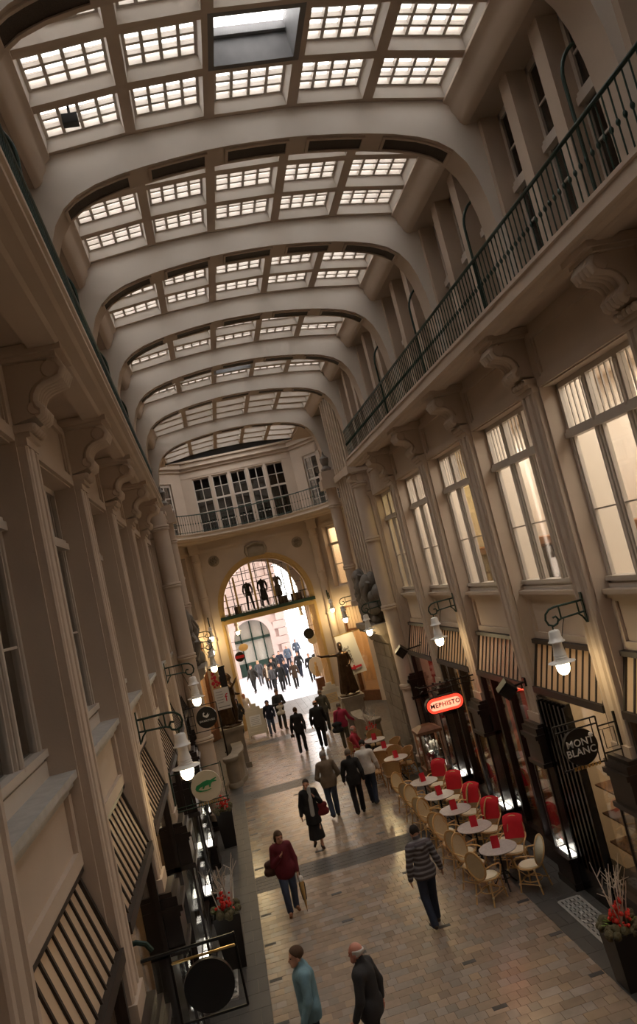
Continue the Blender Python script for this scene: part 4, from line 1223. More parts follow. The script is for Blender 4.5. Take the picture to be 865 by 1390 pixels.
m = MB(); m.tube([(2.14,y,3.54), (3.45,y,3.54)], .02, 6); m.tube([(2.3,y,3.42), (3.45,y,3.42)], .014, 6)
for k in range(7):
    x = 2.3+k*.17; m.tube([(x,y,3.54), (x+.06,y,3.48), (x,y,3.42)], .012, 5); m.ball((x,y,3.57), .03, 6, 4)
for x in (2.4, 2.85): m.tube([(x,y,3.42), (x,y,3.25)], .009, 5)
m.tube([(2.05,y,3.60), (2.14,y,3.54), (2.2,y,3.47), (2.12,y,3.42)], .014, 6)
m.build('bracket', 'iron_black', o, smooth=40)
light('sign_light', 'POINT', (2.62, y-.25, 3.09), 3, (1.0, .12, .06), .15)
# pale disc with green emblem, left
o = thing('hanging_sign', 'pale disc sign with a green reptile emblem on the left wall', 'sign', (-3.42, 10.2, 3.4)); y = 10.2
m = MB(); disc(m, -2.83, y, 3.36, .275, .05, rz=.98); dk = m.build('disc', 'cream_sign', o, smooth=40)
croc = [(-.20,-.02),(-.17,.03),(-.10,.05),(-.04,.075),(.03,.085),(.09,.07),(.13,.085),(.20,.10),(.205,.085),(.15,.06),(.20,.045),(.195,.03),(.12,.03),(.09,.0),(.075,-.045),(.05,-.05),(.055,-.0),(-.02,-.01),(-.05,-.05),(-.075,-.05),(-.06,-.005),(-.11,-.015),(-.15,-.05),(-.08,-.075),(.02,-.08),(.08,-.07),(.08,-.085),(-.02,-.10),(-.13,-.09),(-.19,-.06)]
m = MB(); m.prism([(-2.83+a, 3.37+b) for a, b in croc], 'y', y-.034, y-.026); m.build('reptile_emblem', 'green_print', dk)
m = MB()
for z in (3.09, 3.03): m.tube([(-3.44,y,z), (-2.47,y,z)], .011, 6)
m.tube([(-3.44,y,3.69), (-2.52,y,3.69)], .011, 6); m.tube([(-2.50,y,3.72), (-2.50,y,3.0)], .010, 6); m.tube([(-3.13,y,3.72), (-3.13,y,3.0)], .010, 6); m.box(-3.45, -3.42, y-.02, y+.02, 2.95, 3.75)
m.build('iron_frame', 'iron_green', o)
m = MB()
for k in range(10): m.box(-3.02+k*.045, -2.995+k*.045, y-.016, y-.010, 3.035, 3.085)
m.build('gold_letters', 'brass', o)
# black disc with swan, left
o = thing('hanging_sign', 'black disc sign with a white swan emblem on the left wall', 'sign', (-3.42, 17.0, 3.6)); y = 17.0
m = MB(); disc(m, -2.87, y, 3.58, .28, .06); dk = m.build('disc', 'black', o, smooth=40)
swan = [(-.05,.0),(-.09,.03),(-.085,.10),(-.05,.13),(-.03,.10),(-.055,.09),(-.06,.05),(-.01,.03),(.06,.10),(.045,.03),(.09,.06),(.055,-.0),(.0,-.03)]
m = MB(); m.prism([(-2.87+a, 3.60+b) for a, b in swan], 'y', y-.040, y-.030); m.build('swan_emblem', 'white_print', dk)
put_text(dk, 'SWAROVSKI', .075, 'white_print', -2.87, y-.038, 3.50, spacing=1.0)
m = MB(); m.tube([(-3.44,y,3.92), (-2.55,y,3.92)], .012, 6); m.tube([(-3.44,y,3.24), (-2.55,y,3.24)], .012, 6); m.tube([(-2.55,y,3.92), (-2.55,y,3.24)], .012, 6); m.tube([(-3.2,y,3.92), (-3.2,y,3.24)], .012, 6); m.box(-3.45, -3.42, y-.02, y+.02, 3.1, 4.0); m.tube([(-3.2,y,3.7), (-3.44,y,3.7)], .01, 6); m.tube([(-3.2,y,3.45), (-3.44,y,3.45)], .01, 6)
m.build('iron_frame', 'iron_black', o)
# frame of a sign at the lower left edge
o = thing('hanging_sign', 'iron sign frame with two brassy bars jutting from the left wall above a planter', 'sign', (-3.42, 3.95, 3.2)); y = 3.95
m = MB()
m.tube([(-3.45,y,3.21), (-2.48,y,3.21)], .018, 6); m.tube([(-2.48,y,3.23), (-2.48,y,2.5)], .014, 6); m.tube([(-3.16,y,3.21), (-3.16,y,2.5)], .014, 6); m.tube([(-3.45,y,2.5), (-2.48,y,2.5)], .014, 6)
m.build('iron_frame', 'iron_black', o)
MB().tube([(-3.16,y,3.10), (-2.48,y,3.10)], .014, 6).build('brass_bar', 'brass', o)
m = MB(); disc(m, -2.82, y, 2.80, .26, .06); m.build('disc', 'black', o, smooth=40)
m = MB(); m.tube([(-3.75,y-.05,3.33), (-3.62,y-.05,3.40), (-3.45,y-.05,3.42), (-3.36,y-.05,3.38), (-3.31,y-.05,3.30)], .028, 8); m.build('wall_hook', 'iron_green', o, smooth=40)
# far signs in the entrance
for (x, z, r, mm, band, lab) in ((-1.46, 3.42, .25, 'black', 'red_print', 'black disc sign with a red band inside the entrance on the left'), (-1.17, 3.80, .25, 'tan_sign', None, 'tan oval sign inside the entrance on the left'),
                           (2.26, 3.72, .27, 'black', None, 'black disc sign inside the entrance on the right'), (2.46, 3.38, .28, 'cream_sign', None, 'cream disc sign inside the entrance on the right')):
    yy = 36.0 + (.5 if 'cream' in lab or 'tan' in lab else 0)
    sx = -1 if x < 0 else 1
    o = thing('hanging_sign', lab, 'sign', (XC+sx*2.42, yy, z))
    m = MB(); disc(m, x, yy, z, r, .06, rz=.75 if 'oval' in lab else 1); m.build('disc', mm, o, smooth=40)
    if band: m = MB(); m.box(x-r*.9, x+r*.9, yy-.045, yy-.03, z-.07, z+.07); m.build('band', band, o)
    m = MB(); m.tube([(x,yy,z+r*.7), (x,yy,z+r+.12), (XC+sx*2.42,yy,z+r+.12)], .015, 6); m.build('bracket', 'iron_black', o)

# ------------------------------------------------------------------ spotlights (black cube lamps)
def cube_lamp(x, y, z, wallx, label):
    o = thing('cube_spotlight', label, 'spotlight', (wallx, y, z))
    c = Vector((x, y, z)); a = radians(45)
    ex = Vector((cos(a)*.9, -.3, sin(a)*.9)).normalized(); ez = Vector((-sin(a), 0, cos(a))); ez = (ez - ex*ez.dot(ex)).normalized(); ey = ez.cross(ex)
    MB().obox(c, ex, ey, ez, .27, .24, .27).build('housing', 'black', o)
    m = MB(); m.obox(c-ey*.125, ex, ey, ez, .22, .01, .22); m.build('front_grille', 'black_panel', o)
    m = MB(); m.tube([tuple(c), (wallx, y, z+.05)], .022, 6); m.box(wallx-.03, wallx+.02, y-.06, y+.06, z-.03, z+.13); m.build('bracket', 'iron_black', o)
cube_lamp(3.06, 9.85, 3.68, 3.44, 'black cube spotlight on the pilaster right of the red oval sign')
cube_lamp(2.97, 18.0, 3.86, 3.62, 'black cube spotlight beside the round column')

# ================================================================== PLANTERS
def planter(x, y, wt, wb, h, label, seed, th=.95, stone=False):
    o = thing('planter', label, 'planter', (x, y, 0)); rr = random.Random(seed)
    m = MB()
    def sq(w, z): return [(-w/2,-w/2,z),(w/2,-w/2,z),(w/2,w/2,z),(-w/2,w/2,z)]
    m.sweep([sq(wb,0), sq(wt,h), sq(wt-.05,h), sq(wt-.06,h-.06)]); m.build('pot', 'planter', o, local=True)
    m = MB()
    for i in range(34): m.ball((rr.uniform(-.5,.5)*wt, rr.uniform(-.5,.5)*wt, h+rr.uniform(-.02,.05)), rr.uniform(.04,.085), 7, 5)
    q = m.build('moss', 'moss', o, smooth=60, local=True)
    m = MB()
    for i in range(11):
        bx, by = rr.uniform(-.12,.12), rr.uniform(-.12,.12); L = rr.uniform(.6, 1.0)*th; lx, ly = rr.uniform(-.25,.25), rr.uniform(-.25,.25)
        p0 = (bx,by,h); p1 = (bx+lx*.5,by+ly*.5,h+L*.55); p2 = (bx+lx,by+ly,h+L)
        m.tube([p0,p1,p2], [.011,.009,.005], 5)
        for q2 in range(3):
            t = rr.uniform(.45,.9); s = (bx+lx*t, by+ly*t, h+L*t); m.tube([s, (s[0]+rr.uniform(-.13,.13), s[1]+rr.uniform(-.13,.13), s[2]+rr.uniform(.06,.18))], [.007,.004], 5)
    m.build('twigs', 'twig', o, local=True)
    m = MB()
    for i in range(46):
        a = rr.uniform(0, 2*pi); r = rr.uniform(0, .20); z = h+.04+rr.uniform(0, .38)*(1-r*2.2)
        m.ball((r*cos(a), r*sin(a), z), rr.uniform(.018,.042), 6, 4)
    f = m.build('red_blooms', 'red_flower', o, smooth=60, local=True); f['kind'] = 'stuff'
    m = MB()
    for i in range(24):
        a = rr.uniform(0, 2*pi); r = rr.uniform(.08, .20); c = Vector((r*cos(a), r*sin(a), h+.06)); d = Vector((cos(a), sin(a), rr.uniform(.2,1))).normalized()
        e = d.cross(Vector((0,0,1))).normalized(); m.add([c, c+d*.05+e*.018, c+d*.11, c+d*.05-e*.018], [(0,1,2,3)])
    f = m.build('leaves', 'green_leaf', o, local=True); f['kind'] = 'stuff'
    return o
planter(-2.98, 10.75, .50, .36, .95, 'dark tapered planter with red blooms, nearest on the left', 3)
planter(-2.98, 17.78, .46, .34, .95, 'dark tapered planter with red blooms below the reptile sign', 4)
planter(2.68, 6.45, .52, .40, .78, 'dark planter with red blooms and bare twigs in the lower right corner', 5)
planter(2.36, 23.25, .40, .32, .72, 'dark planter with red blooms behind the wicker tables', 6)

# ================================================================== DISPLAY CASE
o = thing('display_case', 'freestanding wooden glass showcase beside the wicker chairs', 'showcase', (3.0, 17.35, 0)); x, y = 3.0, 17.35
m = MB(); m.box(x-.30,x+.30,y-.30,y+.30,.05,.62); m.box(x-.34,x+.34,y-.34,y+.34,0,.08); m.box(x-.34,x+.34,y-.34,y+.34,.60,.68); m.build('base_cabinet', 'wood_brown', o)
for sx in (-1, 1):
    for sy in (-1, 1): MB().box(x+sx*.27,x+sx*.32,y+sy*.27,y+sy*.32,.68,1.62).build('post', 'wood_brown', o)
m = MB(); m.box(x-.36,x+.36,y-.36,y+.36,1.62,1.70); m.sweep([[(x-.36,y-.36,1.70),(x+.36,y-.36,1.70),(x+.36,y+.36,1.70),(x-.36,y+.36,1.70)], [(x-.14,y-.14,1.82),(x+.14,y-.14,1.82),(x+.14,y+.14,1.82),(x-.14,y+.14,1.82)]]); m.build('roof', 'wood_brown', o)
m = MB(); m.box(x-.29,x+.29,y-.305,y-.30,.68,1.62); m.box(x-.305,x-.30,y-.29,y+.29,.68,1.62); m.box(x-.29,x+.29,y+.30,y+.305,.68,1.62); m.box(x+.30,x+.305,y-.29,y+.29,.68,1.62); m.build('glass_panes', 'shop_glass', o)
MB().box(x-.27,x+.27,y-.27,y+.27,1.13,1.145).build('glass_shelf', 'window_glass', o)
m = MB(); rr = random.Random(2)
for i in range(14): m.lathe([(.03,0),(.035,.03),(.02,.1),(.03,.16),(.005,.2)], (x+rr.uniform(-.2,.2), y+rr.uniform(-.2,.2), rr.choice((.68,1.145))), 8)
f = m.build('glassware', 'white_enamel', o, smooth=50); f['kind'] = 'stuff'
MB().box(x-.2,x+.2,y-.2,y+.2,1.60,1.618).build('case_lamp', 'lamp_panel', o)

# ================================================================== SHOP FITTINGS IN THE UPPER WINDOWS
def cabinet(x, y, z, w, h, label):
    o = thing('display_cabinet', label, 'cabinet', (x, y, z))
    m = MB(); m.box(x-.25,x+.25,y-w/2,y+w/2,z+h-.12,z+h); m.box(x-.3,x+.3,y-w/2-.04,y+w/2+.04,z+h,z+h+.05); m.box(x-.25,x+.25,y-w/2,y+w/2,z,z+.12); m.box(x+.2,x+.25,y-w/2,y+w/2,z,z+h)
    m.build('carcass', 'wood_orange', o)
    for sy in (-1, 1): MB().box(x-.25,x+.25,y+sy*w/2-.03,y+sy*w/2+.03,z,z+h).build('side_panel', 'wood_orange', o)
    m = MB(); rr = random.Random(int(y*10))
    n = 17
    for i in range(n):
        yy = y-w/2+.12+i*(w-.24)/(n-1); m.sweep([[(x-.2,yy-.05,z+h-.2),(x+.15,yy-.05,z+h-.2),(x+.15,yy+.05,z+h-.2),(x-.2,yy+.05,z+h-.2)], [(x-.24,yy-.07,z+h-.4+rr.uniform(-.06,.06)),(x+.18,yy-.07,z+h-.4),(x+.18,yy+.07,z+h-.4),(x-.24,yy+.07,z+h-.4)], [(x-.22,yy-.06,z+.14),(x+.16,yy-.06,z+.14),(x+.16,yy+.06,z+.14),(x-.22,yy+.06,z+.14)]])
    f = m.build('hanging_garments', 'garment_dark', o); f['kind'] = 'stuff'
CABL = ['low wooden cabinet of dark garments behind the nearest upper window', 'low wooden cabinet of dark garments behind the second upper window', 'low wooden cabinet of dark garments behind the third upper window', 'low wooden cabinet of dark garments behind the fourth upper window']
for i, yc in enumerate((8.45, 11.65, 14.85, 18.05)): cabinet(6.0, yc, 5.1, 3.12, 1.12, CABL[i])
o = thing('window_card', 'small white card with print standing in the second upper window', 'sign', (4.0, YP(2)+1.3, 5.62))
MB().box(3.99,4.01,YP(2)+1.0,YP(2)+1.5,5.62,5.82).build('card', 'white_print', o)
m = MB()
for k in range(6): m.box(3.98,3.988,YP(2)+1.07+k*.06,YP(2)+1.11+k*.06,5.68,5.76)
m.build('print', 'grey_print', o)
o = thing('window_wreath', 'white oval ring hanging in the third upper window', 'decoration', (4.0, YP(3)+1.2, 5.7))
MB().tube([(4.0, YP(3)+1.2+.17*cos(a), 6.05+.38*sin(a)) for a in np.linspace(0, 2*pi, 25)[:-1]], .035, 7, True).build('ring', 'white_print', o, smooth=40)

# ================================================================== RIGHT-HAND SHOP DETAILS
def shop_fitting():
    w = WALL[1]
    # black panelled door leaves beside the pilaster by the black disc sign
    y0 = YP(3)-.31-1.25
    m = MB(); m.box(3.46, 3.54, y0, YP(3)-.31, 0, 3.5); m.build('black_door_panel', 'black_panel', w)
    for i in range(7): MB().box(3.40, 3.46, y0+i*.18, y0+i*.18+.07, .5, 3.45).build('door_fin', 'black_panel', w)
    MB().box(3.40, 3.60, y0-.02, YP(3)-.3, 0, .5).build('black_door_base', 'black_panel', w)
    # dark entrance frames of the red shop
    for k in (3, 4):
        y = YP(k)+1.2
        m = MB(); m.box(3.48, 3.7, y, y+.12, 0, 3.56); m.box(3.48, 3.7, y+1.0, y+1.1, 0, 3.56); m.build('door_post', 'dark_wood', w)
    # display shelves in the shop windows
    for k in range(0, 6):
        y = YP(k)+PK/2
        MB().box(4.3, 4.35, y-1.1, y-.2, .5, 3.0).build('display_panel', 'cream_wall', w)
        m = MB()
        for z in (.8, 1.3, 1.8): m.box(3.95, 4.3, y-1.1, y+.9, z, z+.03)
        m.build('display_shelf', 'wood_brown', w)
    red = MB(); red.box(3.62, 3.65, YP(3)+.4, YP(3)+.9, .5, 2.6); red.box(3.62, 3.65, YP(4)+.4, YP(4)+.8, .5, 2.6); red.build('red_display_banner', 'red_card', w)
    for k in (1, 2, 3, 4, 5):
        MB().box(3.57, 3.66, YP(k)+.45, YP(k)+.80, .482, .50).build('display_light', 'white_glow', w)
    for k in range(1, 6):
        w2 = WALL[-1]; MB().box(-3.66, -3.57, YP(k)+.7, YP(k)+1.0, .482, .50).build('display_light', 'white_glow', w2)
shop_fitting()
def goods():
    shoe = MB(); shoe.sweep([[(-.04,-.13,0),(.04,-.13,0),(.035,-.13,.09),(-.035,-.13,.09)], [(-.04,-.03,0),(.04,-.03,0),(.035,-.03,.08),(-.035,-.03,.08)], [(-.045,.07,0),(.045,.07,0),(.035,.07,.05),(-.035,.07,.05)], [(-.03,.14,0),(.03,.14,0),(.02,.14,.02),(-.02,.14,.02)]])
    sm = shoe.mesh('shoe', 'wood_brown', smooth=50); bx = MB().box(-.08,.08,-.14,.14,0,.08).mesh('gift_box', 'garment_dark')
    for k, nm, shop in ((3, 'shoe', 'red shop window'), (4, 'shoe', 'shop window behind the glowing oval sign'), (1, 'gift_box', 'cream shop window')):
        for z, lv in ((.83, 'lowest'), (1.33, 'middle'), (1.83, 'top')):
            for i, sd in ((1, 'far'), (3, 'near')):
                q = inst(sm if nm == 'shoe' else bx, nm, None, (4.12, YP(k)+PK/2+.9-i*.4, z), (0,0,radians(90)))
                tag(q, ('dark leather shoe' if nm == 'shoe' else 'flat dark gift box') + ', %s end of the %s shelf, %s' % (sd, lv, shop), nm.replace('gift_', ''), nm.replace('_', ' ')+' display in the '+shop)
goods()
def floor_grate(x, y0, y1, wd, label):
    o = thing('floor_grate', label, 'grate', (x, y0, .002)); m = MB(); n = int((y1-y0)/.16); nx = 5
    for i in range(nx+1): m.box(x+wd*i/nx-.025, x+wd*i/nx+.025, y0, y1, .002, .012)
    for j in range(n+1): m.box(x, x+wd, y0+(y1-y0)*j/n-.03, y0+(y1-y0)*j/n+.03, .002, .012)
    m.build('lattice', 'sill_stone', o); MB().box(x, x+wd, y0, y1, .001, .004).build('pit', 'black', o)
floor_grate(2.82, 7.0, 9.3, .38, 'pale lattice floor grate by the black shop pillars')
floor_grate(-3.22, 9.6, 15.5, .22, 'long narrow floor grate along the left shop fronts')

# ================================================================== ROTUNDA FURNITURE
def parapet(s, label):
    o = thing('stone_parapet', label, 'parapet', (s*2.5, 25, 0))
    pts = [(s*2.62, 24.2), (s*2.42, 24.8), (s*2.36, 25.6), (s*2.42, 26.6)]
    m = MB(); c = MB()
    def strip(mm, hw, z0, z1):
        rings = []
        for i, p in enumerate(pts):
            a = Vector(pts[max(i-1,0)]); b = Vector(pts[min(i+1,3)]); t = (b-a).normalized(); n = Vector((t.y, -t.x))
            q = Vector(p); rings.append([(*(q-n*hw), z0), (*(q+n*hw), z0), (*(q+n*hw), z1), (*(q-n*hw), z1)])
        mm.sweep(rings)
    strip(m, .15, 0, .92); strip(m, .19, 0, .15); m.build('wall_body', 'stone', o)
    strip(c, .21, .92, 1.04); c.build('coping', 'stone', o)
    MB().lathe([(.26,0),(.26,.12),(.21,.18),(.24,.5),(.22,.86),(.28,.92),(.30,.98),(.28,1.04),(.05,1.10)], (s*2.66,24.1,0), 18).build('newel', 'stone', o, smooth=40)
    m = MB(); m.box(s*2.05, s*2.85, 26.6, 27.5, 0, 1.45); m.box(s*1.98, s*2.92, 26.53, 27.57, 1.45, 1.60); m.box(s*1.98, s*2.92, 26.53, 27.57, 0, .2); m.build('pedestal', 'stone', o)
    return o
parapet(1, 'low stone stair parapet and pedestal on the right of the rotunda')
parapet(-1, 'low stone stair parapet and pedestal on the left of the rotunda')
# banner
o = thing('hanging_banner', 'white cloth banner with vertical lettering and a red initial', 'banner', (3.35, 27.6, 3.85)); y = 27.6
m = MB(); nx, nz = 7, 12
def bp(i, j, off): 
    u, v = i/(nx-1), j/(nz-1); return (2.40+.80*u+.22*v, y+.03*sin(u*7+v*4)+off, 3.92-1.68*v+ .05*u)
m.sweep([[bp(i,j,0) for j in range(nz)] + [bp(i,j,.006) for j in range(nz-1,-1,-1)] for i in range(nx)]); m.build('cloth', 'white_print', o, smooth=60)
MB().tube([(2.32,y,3.94), (3.5,y,4.0)], .02, 7).build('pole', 'brass', o)
tl = math.atan2(1.68, -.22) 
put_text(o, 'aust', .42, 'grey_print', 2.80, y-.05, 3.10, tilt=tl)
put_text(o, 'f', .72, 'red_print', 3.02, y-.05, 2.55, tilt=tl, name='red_initial', bold=.012)
m = MB()
for k in range(3): 
    x0 = 2.52+k*.07; m.obox((x0+.10, y-.05, 3.1), (cos(tl),0,sin(tl)), (0,1,0), (-sin(tl),0,cos(tl)), 1.0-.2*k, .004, .016)
m.build('small_print', 'grey_print', o)
# left posters
o = thing('poster_stand', 'white poster with a red initial below a colourful picture on the left', 'poster', (-2.80, 26.2, 0)); y = 26.2
MB().box(-2.83,-2.25,y-.02,y+.02,2.42,3.22).build('white_sheet', 'white_print', o)
put_text(o, 'f', .42, 'red_print', -2.40, y-.03, 2.82, name='red_initial')
m = MB()
for k in range(5): m.box(-2.76,-2.52+.03*(k%2),y-.03,y-.022,3.08-k*.10,3.10-k*.10)
m.box(-2.76,-2.3,y-.03,y-.022,2.50,2.53); m.build('small_print', 'grey_print', o)
MB().box(-2.83,-2.53,y,y+.04,3.22,3.95).build('picture_panel', 'tan_sign', o)
m = MB(); rr = random.Random(8)
for i in range(12): m.ball((-2.68+rr.uniform(-.12,.12), y-.01, 3.58+rr.uniform(-.28,.28)), rr.uniform(.03,.075), 8, 5, 1, .25, 1)
m.build('picture_shapes', 'red_print', o, smooth=50)
MB().box(-2.50,-2.25,y,y+.04,3.22,4.0).build('dark_panel', 'garment_dark', o)
m = MB(); m.tube([(-2.80,y+.07,0), (-2.80,y+.07,4.0)], .03, 8); m.box(-2.85,-2.22,y-.01,y+.06,3.97,4.03); m.box(-2.95,-2.65,y-.1,y+.2,0,.04); m.build('post', 'iron_black', o)
def aboard(x, y, w, h, rz, label, photo):
    o = thing('sandwich_board', label, 'sign board', (x, y, 0), rz)
    for sy in (-1, 1):
        m = MB(); t = .28
        def q(xx, z, d): return (xx, sy*(t*(1-z/h)) + sy*d, z)
        def pl(x0,x1,z0,z1,d0,d1): m.sweep([[q(x0,z,d0),q(x1,z,d0),q(x1,z,d1),q(x0,z,d1)] for z in (z0,z1)])
        pl(-w/2,w/2,.15,h*.80,0,.03); pl(-w/2,-w/2+.06,0,.15,0,.03); pl(w/2-.06,w/2,0,.15,0,.03); pl(-w*.34,w*.34,h*.80,h*.90,0,.03); pl(-w*.16,w*.16,h*.90,h,0,.03)
        m.build('board', 'cream_sign', o, local=True)
        m = MB()
        for z0, z1 in ((h*.76,h*.79),(h*.28,h*.31),(h*.16,h*.19)): pl(-w*.48,w*.48,z0,z1,.03,.05)
        pl(-w*.48,-w*.44,h*.16,h*.79,.03,.05); pl(w*.44,w*.48,h*.16,h*.79,.03,.05); m.build('moulding', 'cream_sign', o, local=True)
        m = MB(); pl(-w*.30,w*.30,h*.36,h*.66,.031,.04); m.build('notice_sheet', 'white_print' if not photo else 'tan_sign', o, local=True)
        m = MB()
        for k in range(5): pl(-w*.24,w*(.24-.06*(k % 2)),h*(.40+.05*k),h*(.41+.05*k),.04,.044)
        m.build('small_print', 'grey_print', o, local=True)
aboard(-1.40, 32.3, .86, 1.5, radians(-8), 'ornate cream sandwich board standing on the floor left of the entrance', False)
aboard(2.35, 33.2, .92, 1.45, radians(8), 'ornate cream sandwich board with a picture right of the entrance', True)
o = thing('advertising_stand', 'white oval advertising figure on a brown box in the entrance', 'display', (2.35, 36.6, 0)); x, y = 2.35, 36.6
MB().box(x-.22,x+.22,y-.2,y+.2,0,1.35).build('box', 'wood_brown', o)
m = MB(); disc(m, x-.05, y, 1.95, .36, .04, rz=1.35); m.build('oval_board', 'white_print', o, smooth=40)
m = MB(); m.lathe([(.02,1.40),(.14,1.42),(.08,1.75),(.10,1.9),(.03,2.0),(.06,2.06),(.06,2.14),(.005,2.2)], (x-.05, y-.04, 0), 12, 1, .3); m.build('printed_figure', 'tan_sign', o, smooth=40)
# floodlight box on the glazing
o = thing('flood_lamp', 'small dark box hanging under the near left skylight panes', 'lamp', (-2.45, 4.75, 13.0))
m = MB(); m.box(-2.55,-2.35,4.66,4.78,12.97,13.10); m.build('housing', 'black', o); m = MB(); m.tube([(-2.45,4.73,13.1), (-2.45,4.73,13.26)], .02, 6); m.build('stem', 'iron_black', o)
# ================================================================== PEOPLE (smooth bodies grown from distance fields)
def surf_nets(V, org, h):
    S = V < 0
    nx, ny, nz = V.shape
    c = np.zeros((nx-1, ny-1, nz-1), np.int32)
    off = [(i,j,k) for i in (0,1) for j in (0,1) for k in (0,1)]
    for i,j,k in off: c += S[i:nx-1+i, j:ny-1+j, k:nz-1+k]
    act = (c > 0) & (c < 8)
    I = np.argwhere(act)
    if len(I) == 0: return [], []
    idx = -np.ones(act.shape, np.int64); idx[act] = np.arange(len(I))
    pos = np.zeros((len(I), 3)); cnt = np.zeros(len(I))
    for a in range(3):
        o1, o2 = [b for b in range(3) if b != a]
        for u in (0,1):
            for v in (0,1):
                p = I.copy(); p[:, o1] += u; p[:, o2] += v
                q = p.copy(); q[:, a] += 1
                va = V[p[:,0],p[:,1],p[:,2]]; vb = V[q[:,0],q[:,1],q[:,2]]
                m = (va < 0) != (vb < 0)
                t = np.zeros(len(I)); t[m] = va[m]/(va[m]-vb[m])
                e = p.astype(float); e[:, a] += t
                pos[m] += e[m]; cnt[m] += 1
    pos = pos/cnt[:,None]*h + np.array(org)
    F = []
    for a in range(3):
        o1, o2 = [(1,2),(2,0),(0,1)][a]
        sl0 = [slice(None)]*3; sl1 = [slice(None)]*3
        sl0[a] = slice(0,-1); sl1[a] = slice(1,None)
        d = S[tuple(sl0)] != S[tuple(sl1)]
        E = np.argwhere(d)
        E = E[(E[:,o1] > 0) & (E[:,o2] > 0) & (E[:,o1] < V.shape[o1]-1) & (E[:,o2] < V.shape[o2]-1)]
        if not len(E): continue
        def cell(du, dv):
            q = E.copy(); q[:, o1] -= du; q[:, o2] -= dv
            return idx[q[:,0],q[:,1],q[:,2]]
        A, B, Cc, D = cell(1,1), cell(0,1), cell(0,0), cell(1,0)
        flip = S[E[:,0],E[:,1],E[:,2]]
        Q = np.stack([A,B,Cc,D],1); Q[~flip] = Q[~flip][:, ::-1]
        F.append(Q[(Q >= 0).all(1)])
    return pos, np.concatenate(F)

def cap(a, b, ra, rb=None, fy=1.0, cy=None): return ('c', np.array(a, float), np.array(b, float), ra, ra if rb is None else rb, fy, cy)
def ell(c, r): return ('e', np.array(c, float), np.array(r, float))
def field(prims, P, k):
    D = None
    for p in prims:
        if p[0] == 'c':
            _, a, b, ra, rb, fy, cy = p
            Q = P
            if fy != 1.0:
                y0 = a[1] if cy is None else cy
                Q = P.copy(); Q[...,1] = y0 + (Q[...,1]-y0)*fy
                a = a.copy(); b = b.copy(); a[1] = y0+(a[1]-y0)*fy; b[1] = y0+(b[1]-y0)*fy
            ab = b-a; t = np.clip(((Q-a)@ab)/max(1e-9, ab@ab), 0, 1)
            d = np.linalg.norm(Q-a-t[...,None]*ab, axis=-1) - (ra+(rb-ra)*t)
        else:
            _, c, r = p
            q = (P-c)/r; n = np.linalg.norm(q, axis=-1); d = (n-1)*r.min()*np.minimum(1.0, n+.3) if False else (n-1)*float(np.mean(r))*.8
        if D is None: D = d
        else:
            hh = np.clip(.5+.5*(D-d)/k, 0, 1); D = D*(1-hh)+d*hh - k*hh*(1-hh)
    return D
def grid(lo, hi, h):
    lo = np.array(lo)-2*h; n = np.ceil((np.array(hi)+2*h-lo)/h).astype(int)+1
    ax = [lo[i]+h*np.arange(n[i]) for i in range(3)]
    return np.stack(np.meshgrid(*ax, indexing='ij'), -1), lo
def bounds(prims, pad=.03):
    lo = np.full(3, 9.); hi = np.full(3, -9.)
    for p in prims:
        if p[0] == 'c':
            r = max(p[3], p[4]); 
            for q in (p[1], p[2]): lo = np.minimum(lo, q-r); hi = np.maximum(hi, q+r)
        else: lo = np.minimum(lo, p[1]-p[2]); hi = np.maximum(hi, p[1]+p[2])
    return lo-pad, hi+pad
def sdf(prims, h, k=.03, cut=None):
    lo, hi = bounds(prims); P, o = grid(lo, hi, h)
    D = field(prims, P, k)
    if cut is not None: D = cut(P, D)
    D[D == 0] = 1e-6
    return surf_nets(D, o, h)
class PM:
    def __init__(self): self.v = []; self.f = []; self.m = []; self.mats = []
    def add(self, v, f, mt, M=None):
        if mt not in self.mats: self.mats.append(mt)
        n = len(self.v); i = self.mats.index(mt)
        if M is not None:
            v = np.asarray(v) @ np.array(M.to_3x3()).T + np.array(M.translation)
        self.v += [tuple(map(float, p)) for p in v]; self.f += [tuple(int(x)+n for x in q) for q in f]; self.m += [i]*len(f)
    def build(self, name, parent=None):
        me = bpy.data.meshes.new(name); me.from_pydata(self.v, [], self.f)
        for mt in self.mats: me.materials.append(MAT[mt])
        me.polygons.foreach_set('material_index', self.m); me.shade_smooth()
        o = bpy.data.objects.new(name, me); COL.objects.link(o)
        if parent is not None: o.parent = parent
        return o
mat('skin', (0.50, 0.27, 0.18), 0.55); mat('skin_pink', (0.52, 0.23, 0.17), 0.5); mat('eye', (0.03, 0.02, 0.02), 0.2); mat('lips', (0.33, 0.10, 0.09), 0.5)
